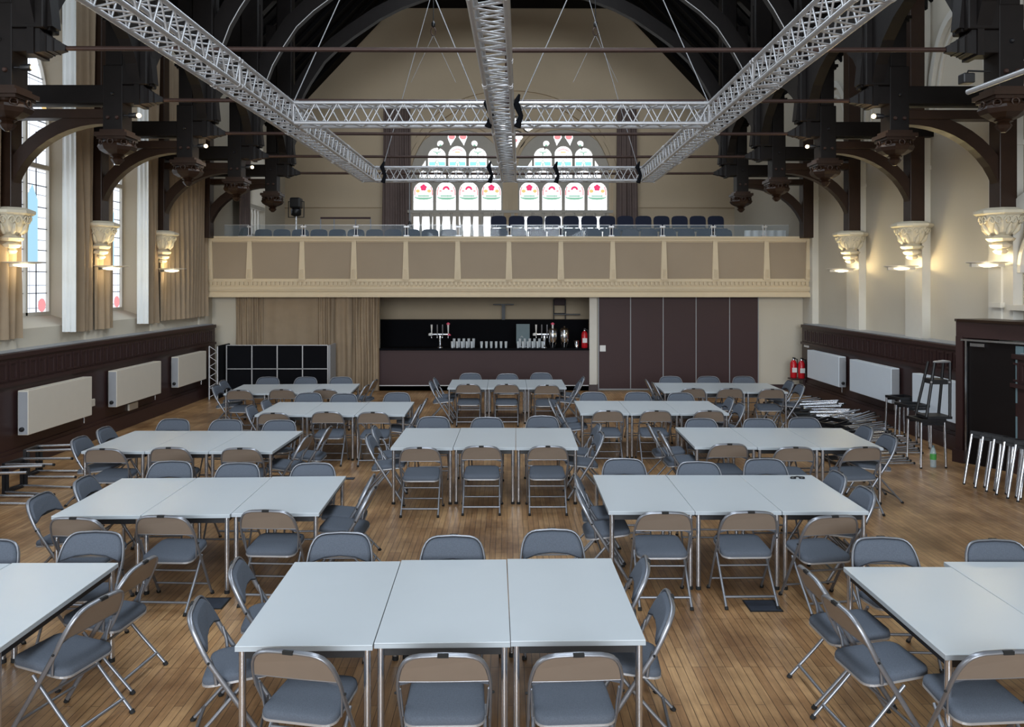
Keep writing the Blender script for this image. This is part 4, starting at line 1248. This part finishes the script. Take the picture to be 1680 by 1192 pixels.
TAB = {'A': (-0.392, 5.74, 0.016, 'front centre'), 'B': (-2.942, 8.537, 0.023, 'second row left'), 'C': (2.14, 8.604, -0.005, 'second row right'),
       'D': (-4.126, 11.45, -0.016, 'third row left'), 'E': (-0.283, 11.675, -0.011, 'third row centre'), 'F': (3.637, 11.676, -0.031, 'third row right'),
       'G': (-2.844, 14.411, 0.009, 'fourth row left'), 'H': (2.394, 14.531, -0.009, 'fourth row right'),
       'I': (-4.251, 17.125, 0.052, 'back row left'), 'J': (-0.003, 17.932, 0.001, 'back row centre'), 'K': (4.265, 17.282, -0.028, 'back row right'),
       'L': (-4.13, 5.70, 0.0, 'front left'), 'M': (3.69, 5.56, -0.01, 'front right')}
tab0 = make_table(); ft = True
jr = random.Random(3)
for k, (x, y, a, nm) in TAB.items():
    for j in (-1, 0, 1):
        dy = jr.uniform(-0.02, 0.02)
        if k == 'A': dy = (-0.015, 0.012, 0.022)[j + 1]
        if k == 'M': dy = (0, 0.12, 0.12)[j + 1]
        ux, uy = math.cos(a), math.sin(a)
        loc = (x + j * 0.802 * ux - dy * uy, y + j * 0.802 * uy + dy * ux, 0)
        t = tab0 if ft else dup(tab0)
        ft = False
        t.location = loc; t.rotation_euler = (0, 0, a + jr.uniform(-0.002, 0.002))
        t['label'] = 'white topped table with chrome legs, %s of three in the %s block' % (['left', 'middle', 'right'][j + 1], nm)


# ------------------------------------------------------------------ folding chairs
def rrect(hw0, hw1, y0, y1, r, n=5):
    """rounded outline, half width hw0 at y0 and hw1 at y1"""
    pts = []
    for cx, cy, a0 in ((hw1 - r, y1 - r, 0), (-hw1 + r, y1 - r, 90), (-hw0 + r, y0 + r, 180), (hw0 - r, y0 + r, 270)):
        for k in range(n + 1):
            a = math.radians(a0 + 90 * k / n); pts.append((cx + r * math.cos(a), cy + r * math.sin(a)))
    return pts


def inset(pts, d):
    cx = sum(p[0] for p in pts) / len(pts); cy = sum(p[1] for p in pts) / len(pts)
    ex = max(abs(p[0] - cx) for p in pts); ey = max(abs(p[1] - cy) for p in pts)
    return [(cx + (p[0] - cx) * (1 - d / ex), cy + (p[1] - cy) * (1 - d / ey)) for p in pts]


def make_chair():
    t = thing('folding_chair', 'x', 'chair', group='grey padded folding chairs at the white tables')
    W = 0.250
    half = [(W - 0.006, 0.265, 0.015), (W - 0.003, 0.14, 0.22), (W + 0.002, 0.0, 0.445), (W + 0.006, -0.095, 0.60), (W + 0.005, -0.124, 0.66), (W - 0.002, -0.152, 0.718), (W - 0.014, -0.177, 0.77), (W - 0.034, -0.197, 0.812), (W - 0.058, -0.209, 0.838), (W - 0.088, -0.216, 0.853), (W - 0.125, -0.219, 0.861)]
    path = half + [(0, -0.221, 0.867)] + [(-a, b, c) for a, b, c in reversed(half)]
    MB().tube(path, 0.0095, 10, flat=1.75).build('frame_tube', 'frame', t)
    # back: outline in x,z on the tilted plane
    def back(bt, zb, d=0.0):
        ol = [(0.244 - d, zb), (0.238 - d, 0.718), (0.225 - d, 0.77), (0.206 - d, 0.808 - d / 2), (0.182 - d, 0.832 - d), (0.153 - d, 0.845 - d), (0.11, 0.851 - d), (0, 0.856 - d)]
        return ol + [(-a, b) for a, b in reversed(ol[:-1])] + bt
    yy = lambda z: -0.098 - (z - 0.6) * 0.47
    def lay(pts, off): return [(a, yy(b) + off + 0.08 * (a * a) - 0.002, b) for a, b in pts]
    flat_b = [(-0.15, 0.681), (-0.08, 0.682), (0.0, 0.682), (0.08, 0.682), (0.15, 0.681)]
    arch_b = [(-0.19, 0.668), (-0.12, 0.692), (0.0, 0.703), (0.12, 0.692), (0.19, 0.668)]
    p1 = back(flat_b, 0.681)
    MB().loft([lay(p1, -0.010), lay(p1, -0.004)]).build('back_panel', 'beige', t)
    MB().tube([(x, yy(0.68) - 0.008 + 0.08 * x * x, 0.68) for x in (-0.245, -0.1, 0, 0.1, 0.245)], 0.006, 6).build('lower_rim', 'frame', t)
    up = lambda q: [(a, b + 0.012 if i >= 15 else b) for i, (a, b) in enumerate(q)]
    MB().loft([lay(back(arch_b, 0.650), -0.004), lay(back(arch_b, 0.650), 0.010), lay(back(arch_b, 0.655, 0.006), 0.022), lay(up(back(arch_b, 0.668, 0.018)), 0.030)], smooth=True).build('backrest', 'fabric', t)
    MB().box(-0.03, 0.03, -0.241, -0.222, 0.856, 0.876).build('handle_slot', 'rubber', t)
    sz = lambda y: 0.415 + (y + 0.13) * 0.11
    so = rrect(0.226, 0.216, -0.145, 0.285, 0.07)
    def sl(pts, off): return [(a, b, sz(b) + off) for a, b in pts]
    MB().loft([sl(inset(so, 0.012), -0.002), sl(so, 0.004), sl(so, 0.014), sl(so, 0.018)]).build('seat_pan', 'alu', t)
    MB().loft([sl(inset(so, 0.004), 0.018), sl(inset(so, 0.001), 0.034), sl(inset(so, 0.006), 0.052), sl(inset(so, 0.022), 0.062), sl(inset(so, 0.08), 0.067), sl(inset(so, 0.15), 0.069)], smooth=True).build('seat', 'fabric', t)
    for s in (-1, 1):
        l = MB().tube([(s * 0.222, 0.10, 0.425), (s * 0.224, -0.08, 0.215), (s * 0.226, -0.262, 0.015)], 0.012, 8).build('rear_leg', 'frame', t)
        MB().tube([(s * 0.226, -0.255, 0.022), (s * 0.226, -0.272, 0.0)], 0.017, 8).build('foot_cap', 'rubber', l)
        MB().tube([(s * W, 0.258, 0.025), (s * W, 0.272, 0.0)], 0.018, 8).build('front_foot_cap', 'rubber', t)
        MB().tube([(s * 0.246, -0.085, 0.612), (s * 0.240, -0.06, 0.53), (s * 0.232, -0.05, 0.44)], 0.006, 6, flat=1.8).build('link_bar', 'frame', t)
        MB().lathe([(0.008, 0), (0.008, 0.012), (0.004, 0.015)], n=8, mtx=Matrix.Translation((s * (W + 0.012), -0.09, 0.592)) @ Matrix.Rotation(s * PI / 2, 4, 'Y')).build('rivet', 'rubber', t)
    MB().tube([(-W, 0.20, 0.12), (W, 0.20, 0.12)], 0.010, 7).build('front_stretcher', 'frame', t)
    MB().tube([(-0.225, -0.195, 0.09), (0.225, -0.195, 0.09)], 0.012, 7).build('rear_stretcher', 'frame', t)
    MB().tube([(-0.225, 0.0, 0.31), (0.225, 0.0, 0.31)], 0.010, 7).build('upper_stretcher', 'frame', t)
    return t


CH_ = {
 'A': dict(n=[(474, 1068, -12), (727, 1073, 1), (949, 1072, 3)], f=[(561, 873), (744, 878), (905, 868)], l=[(383, 923, -82), (318, 990, -80)], r=[(1062, 920, 84), (1100, 978, 86)]),
 'B': dict(n=[(121, 849, -6), (264.5, 846, -3), (436, 837, -3)], f=[(282, 756), (392.5, 759), (515, 759)], l=[(134, 783, -88), (62, 811, -90)], r=[(612, 781, 92), (614, 799, 88)]),
 'C': dict(n=[(1091, 840, 0), (1232, 839, 1), (1369, 846, 9)], f=[(1023, 752), (1145, 757), (1253, 752)], l=[(943, 780, -92), (945, 802, -90)], r=[(1378, 775, 90), (1423.5, 801, 90)]),
 'D': dict(n=[(168.6, 736, -2), (277, 734, 0), (394, 735, 0)], f=[(287, 686.6), (372.5, 687.6), (460, 688.6)], l=[(168.6, 701, -90), (128, 717, -90)], r=[(541, 700.7, 90), (506, 714.5, 86)]),
 'E': dict(n=[(688.5, 734, 0), (789.6, 731.7, 0), (899, 731.7, 0)], f=[(711.6, 683), (799.7, 684.4), (890, 682)], l=[(611.8, 699.5, -88), (603, 713.3, -90)], r=[(984.6, 695.7, 90), (988, 709.5, 92)]),
 'F': dict(n=[(1196.7, 728, 2), (1305, 733.4, 0), (1418.5, 733, 8)], f=[(1149, 686), (1244.5, 686), (1317.5, 684.4)], l=[(1063, 695.7, -92), (1082, 708, -90)], r=[(1423.6, 698.4, 90), (1461, 713.5, 92)]),
 'G': dict(n=[(448, 677.3, 0), (536, 675.6, 0), (611.8, 676, 0)], f=[(507, 644), (565, 645.4), (652, 643.6)], l=[(433, 656, -90), (408, 665, -90)], r=[(700, 654, 90), (690, 664.5, 90)]),
 'H': dict(n=[(998, 673.5, 0), (1077, 673.5, 0), (1164, 673.5, 0)], f=[(972.7, 643), (1045.7, 643), (1116, 644)], l=[(900, 654, -92), (913, 661.7, -90)], r=[(1200.4, 651.6, 90), (1218, 661.7, 90)]),
 'I': dict(n=[(391.6, 639.8, 0), (462, 638.6, 0), (532.5, 638.6, 0)], f=[(440.7, 618), (502.3, 618), (560, 618)], l=[(364, 624, -90), (352.6, 631.5, -90)], r=[(616.8, 622.7, 84), (603, 631.5, 84)]),
 'J': dict(n=[(768, 630, 0), (831, 630, 0), (897.8, 631.5, 0)], f=[(772, 612), (832.4, 613), (887.7, 611.4)], l=[(711.6, 619.7, -90), (705, 625, -90)], r=[(958, 617.7, 90), (952, 625, 90)]),
 'K': dict(n=[(1137.5, 637, 0), (1199, 637, 0), (1267, 638, 0)], f=[(1099.8, 617), (1161.4, 617), (1219, 617)], l=[(1059.5, 622.7, -92), (1071, 627.7, -90)], r=[(1297.7, 624, 90), (1315, 630.5, 90)]),
 'L': dict(n=[], f=[(-14, 884), (158, 871)], l=[], r=[(236, 921, 84), (168, 980, 76)]),
 'M': dict(n=[(1652, 1068, 4)], f=[(1446, 881), (1630, 885)], l=[(1325, 937, -88), (1372, 988, -84)], r=[]),
}
chair0 = make_chair(); fc = True
BY = 0.220
for k, dct in CH_.items():
    nm = TAB[k][3]
    for side, lst in dct.items():
        for j, e_ in enumerate(lst):
            px, py = e_[0], e_[1]
            dg = e_[2] if len(e_) > 2 else 180 + jr.uniform(-3, 3)
            a = math.radians(dg)
            p = atz(px, py, 0.838)
            # the measured point is the middle of the top of the back; step forward to the chair's origin
            loc = (p.x - math.sin(a) * BY, p.y + math.cos(a) * BY, 0)
            tx, ty, ta, _ = TAB[k]
            dx, dy = loc[0] - tx, loc[1] - ty
            u = dx * math.cos(ta) + dy * math.sin(ta); v = -dx * math.sin(ta) + dy * math.cos(ta)
            gap = -0.115
            if side == 'n': v = min(v, -0.75 - gap)
            if side == 'f': v = max(v, 0.75 + gap)
            if side == 'l': u = min(u, -1.205 - gap)
            if side == 'r': u = max(u, 1.205 + gap)
            loc = (tx + u * math.cos(ta) - v * math.sin(ta), ty + u * math.sin(ta) + v * math.cos(ta), 0)
            c_ = chair0 if fc else dup(chair0)
            fc = False
            c_.location = loc; c_.rotation_euler = (0, 0, a); c_.scale = (1, 1, 0.965)
            pos = {'n': ['left', 'middle', 'right'], 'f': ['left', 'middle', 'right']}
            if side == 'n': lb = '%s of three with backs to camera' % pos['n'][j] if len(lst) == 3 else 'back to camera'
            elif side == 'f': lb = ('%s of three facing camera' % pos['f'][j]) if len(lst) == 3 else '%s of two facing camera' % ['left', 'right'][j]
            else:
                near = (loc[1] == min(loc[1], 99)) and (j == 1)
                lb = '%s of two at the %s end' % ('nearer' if j == 1 else 'farther', 'left' if side == 'l' else 'right')
            c_['label'] = 'grey folding chair, %s, %s block' % (lb, nm)

# ------------------------------------------------------------------ stools
def make_stool():
    t = thing('bar_stool', 'x', 'stool', group='black framed stools with chrome legs')
    q4 = lambda r: [(-r, -r), (r, -r), (r, r), (-r, r)]
    MB().band(q4(0.155), q4(0.205), 0.705, 0.75, 'z', closed=True).build('seat_frame', 'black', t)
    for x in (-1, 1):
        for y in (-1, 1):
            l = MB().tube([(x * 0.185, y * 0.185, 0.705), (x * 0.2, y * 0.2, 0.02)], 0.0185, 10).build('leg', 'chrome', t)
            MB().tube([(x * 0.2, y * 0.2, 0.025), (x * 0.2, y * 0.2, 0.0)], 0.019, 8).build('foot', 'rubber', l)
    for s in (-1, 1):
        MB().box(-0.19, 0.19, s * 0.19 - 0.008, s * 0.19 + 0.008, 0.66, 0.70).build('rail', 'black', t)
    return t


def place(o, loc, mtx):
    o.matrix_world = Matrix.Translation(loc) @ mtx


stool0 = make_stool(); fs_ = [True]
def new_stool(loc, mtx, label, group='black framed stools with chrome legs'):
    o = stool0 if fs_[0] else dup(stool0)
    fs_[0] = False
    o.matrix_world = Matrix.Translation(loc) @ mtx
    o['label'] = label; o['group'] = group
    return o


RZ = lambda d_: Matrix.Rotation(math.radians(d_), 4, 'Z'); RX = lambda d_: Matrix.Rotation(math.radians(d_), 4, 'X'); RY = lambda d_: Matrix.Rotation(math.radians(d_), 4, 'Y')
# upright stool carrying the tall black one
p = atz(1530, 768, 0.0)
new_stool((p.x, p.y + 0.2, 0), RZ(4), 'upright chrome legged stool carrying a tall black stool')
t = thing('tall_stool', 'tall black stool standing upside down on a chrome legged stool', 'stool', (p.x + 0.12, p.y + 0.2, 0.752))
MB().box(-0.19, 0.19, -0.19, 0.19, 0.0, 0.04).build('seat_frame', 'black', t)
for x in (-1, 1):
    for y in (-1, 1):
        MB().tube([(x * 0.18 - 0.02, y * 0.17, 0.03), (x * 0.12 + 0.08, y * 0.1, 0.86)], 0.022, 6).build('leg', 'black', t)
MB().band([(-0.10, 0.53), (0.14, 0.53)], [(-0.1, 0.60), (0.14, 0.60)], -0.16, 0.16, 'y').build('gusset', 'black', t)
MB().tube([(-0.12, -0.14, 0.56), (0.18, -0.14, 0.56)], 0.016, 6).build('foot_rail', 'alu', t)
MB().tube([(-0.05, -0.1, 0.87), (0.2, -0.1, 0.87), (0.2, 0.1, 0.87), (-0.05, -0.1, 0.87)], 0.016, 6).build('top_rail', 'alu', t)
# upright pair beyond, in front of the middle radiator
for i, (px, py, r, lb) in enumerate(((1486, 718, 12, 'upright stool behind the fallen heap, before the middle white radiator'), (1503, 735, 5, 'upright stool between the fallen heap and the tall black stool'))):
    q = atz(px, py, 0.0); new_stool((q.x, q.y + 0.15, 0), RZ(r), lb)
# row of leaning stools at the right edge
for i in range(7):
    k = i / 6
    q = atz(1626 + 112 * k, 806 + 36 * k, 0.0)
    new_stool((q.x - 0.02, q.y + 0.12, 0.02), RY(9) @ RX(-3) @ RZ(-48 + (i * 7) % 5), 'chrome legged stool in the close row at the right edge, %s from the left' % ordn[i])
# heap of fallen stools
hp = random.Random(11)
heap = [(1436, 672, 0, 20, 'at the far left, legs toward the radiator'), (1448, 682, 0, -14, 'second from the far end, low'), (1462, 690, 0, 12, 'low, under the far crossed legs'),
        (1452, 700, 0, -26, 'left of the middle, resting on the floor'), (1478, 703, 0, 8, 'low, right of the middle'), (1490, 716, 0, -6, 'low, near the upright stools'),
        (1462, 716, 0, 16, 'low, hidden behind the grey chair backs'), (1506, 731, 0, 4, 'low, ending behind the tall black stool'), (1512, 745, 0, -3, 'low, second nearest'),
        (1496, 762, 0, 3, 'frontmost, by the bottle'), (1432, 668, 1, 30, 'upper layer, far left'), (1452, 680, 1, 18, 'upper layer, second from the far end'),
        (1470, 692, 1, -18, 'upper layer, middle'), (1490, 712, 1, 10, 'upper layer, near the upright stools'), (1476, 734, 1, -8, 'upper layer, nearest'), (1446, 684, 2, -30, 'topmost, far side'), (1462, 702, 2, 24, 'topmost, near side')]
fr0 = thing('leg_frame', 'x', 'metal frame', group='heap of metal leg frames by the right wall')
MB().box(-0.80, -0.76, -0.24, 0.24, -0.02, 0.02).build('end_bar', 'black', fr0)
MB().box(-1.20, -1.16, -0.24, 0.24, -0.02, 0.02).build('end_bar', 'black', fr0)
for s_ in (-1, 1):
    MB().box(-1.20, -0.76, s_ * 0.24 - 0.018, s_ * 0.24 + 0.018, -0.02, 0.02).build('side_bar', 'black', fr0)
    for dy in (0.0, 0.05):
        l_ = MB().tube([(-0.77, s_ * 0.235 - s_ * dy, 0.01 + dy * 0.3), (0.0, s_ * 0.225 - s_ * dy * 2.2, 0.0 + dy * 0.3)], 0.017, 8).build('leg', 'chrome', fr0)
        MB().tube([(-0.005, s_ * 0.225 - s_ * dy * 2.2, dy * 0.3), (0.025, s_ * 0.225 - s_ * dy * 2.2, dy * 0.3)], 0.02, 8).build('foot', 'rubber', l_)
nf = 0
for i, (px, py, lv, a, lb) in enumerate(heap):
    for rep in (0, 1):
        q = atz(px, py, 0.0)
        o = fr0 if nf == 0 else dup(fr0)
        nf += 1
        z = 0.03 + lv * 0.10 + rep * 0.05
        m_ = Matrix.Translation((min(q.x, 7.2) - rep * 0.06, q.y + 0.2 + rep * 0.12, z)) @ RZ(a + (rep * hp.uniform(-14, 14))) @ RY(-(1 + lv * 2 + rep) * 1.2)
        o.matrix_world = m_
        o['label'] = 'heaped metal leg frame, %s of pair, %s' % ('upper' if rep else 'lower', lb)
# fallen stools at the left edge
for px, py, a, lb in ((124, 784, 3, 'farthest of three, legs ending behind the chair'), (92, 813, -6, 'middle one, black foot showing'), (46, 828, 2, 'nearest of three')):
    q = atz(px, py, 0.0); new_stool((q.x, q.y + 0.2, 0.215), RZ(a) @ RY(-90), 'fallen stool at the left edge, ' + lb, 'fallen stools at the left edge')
q = atz(22, 772, 0.0)
new_stool((q.x - 0.45, q.y + 0.4, 0.48), RZ(20) @ RY(-148), 'tipped stool at the left edge, leaning up behind the fallen ones', 'fallen stools at the left edge')

# ------------------------------------------------------------------ small things
q = atz(1531, 766, 0.0)
t = thing('water_bottle', 'clear plastic bottle with green label beside the upright stool legs', 'bottle', (q.x, q.y, 0))
MB().lathe([(0.04, 0), (0.045, 0.01), (0.045, 0.22), (0.03, 0.28), (0.016, 0.31)], n=14).build('body', 'bottle', t)
MB().lathe([(0.0465, 0.12), (0.0465, 0.21)], n=14).build('paper_band', 'green', t)
MB().lathe([(0.018, 0.305), (0.018, 0.335)], n=10).build('cap', 'sign', t)
q = atz(1308, 784, 0.735)
t = thing('sunglasses', 'small black folded glasses lying on the second row right tables', 'glasses', (q.x, q.y, TH))
for x in (-0.045, 0.05):
    MB().lathe([(0.03, 0.0), (0.034, 0.008), (0.028, 0.02)], (x, 0, 0), 12, sy=0.7).build('lens', 'black', t)
MB().tube([(-0.045, 0, 0.015), (0.0, 0.01, 0.02), (0.05, 0, 0.015)], 0.007, 6).build('bridge', 'black', t)
for px, py, lb in ((345, 990, 'scuffed dark floor box behind the chairs left of the front tables'), (1251, 994, 'scuffed dark floor box in front of the second row right tables'), (574, 785, 'small dark floor plate in the gap beyond the second row left tables')):
    q = atz(px, py, 0.0); s_ = 0.11 if py > 800 else 0.05
    t = thing('floor_box', lb, 'floor box', (q.x, q.y, 0))
    MB().box(-s_ * 1.2, s_ * 1.2, -s_ * 1.1, s_ * 1.1, 0.0, 0.006).build('lid', 'brass', t)
    MB().band([(-s_ * 1.2, -s_ * 1.1), (s_ * 1.2, -s_ * 1.1), (s_ * 1.2, s_ * 1.1), (-s_ * 1.2, s_ * 1.1)], [(-s_ * 1.3, -s_ * 1.2), (s_ * 1.3, -s_ * 1.2), (s_ * 1.3, s_ * 1.2), (-s_ * 1.3, s_ * 1.2)], 0.0, 0.008, 'z', closed=True).build('rim', 'rubber', t)

for o in list(bpy.data.objects):
    if not o.parent and 'label' in o and len(o['label'].split()) > 16: print('LONG', o.name, o['label'])
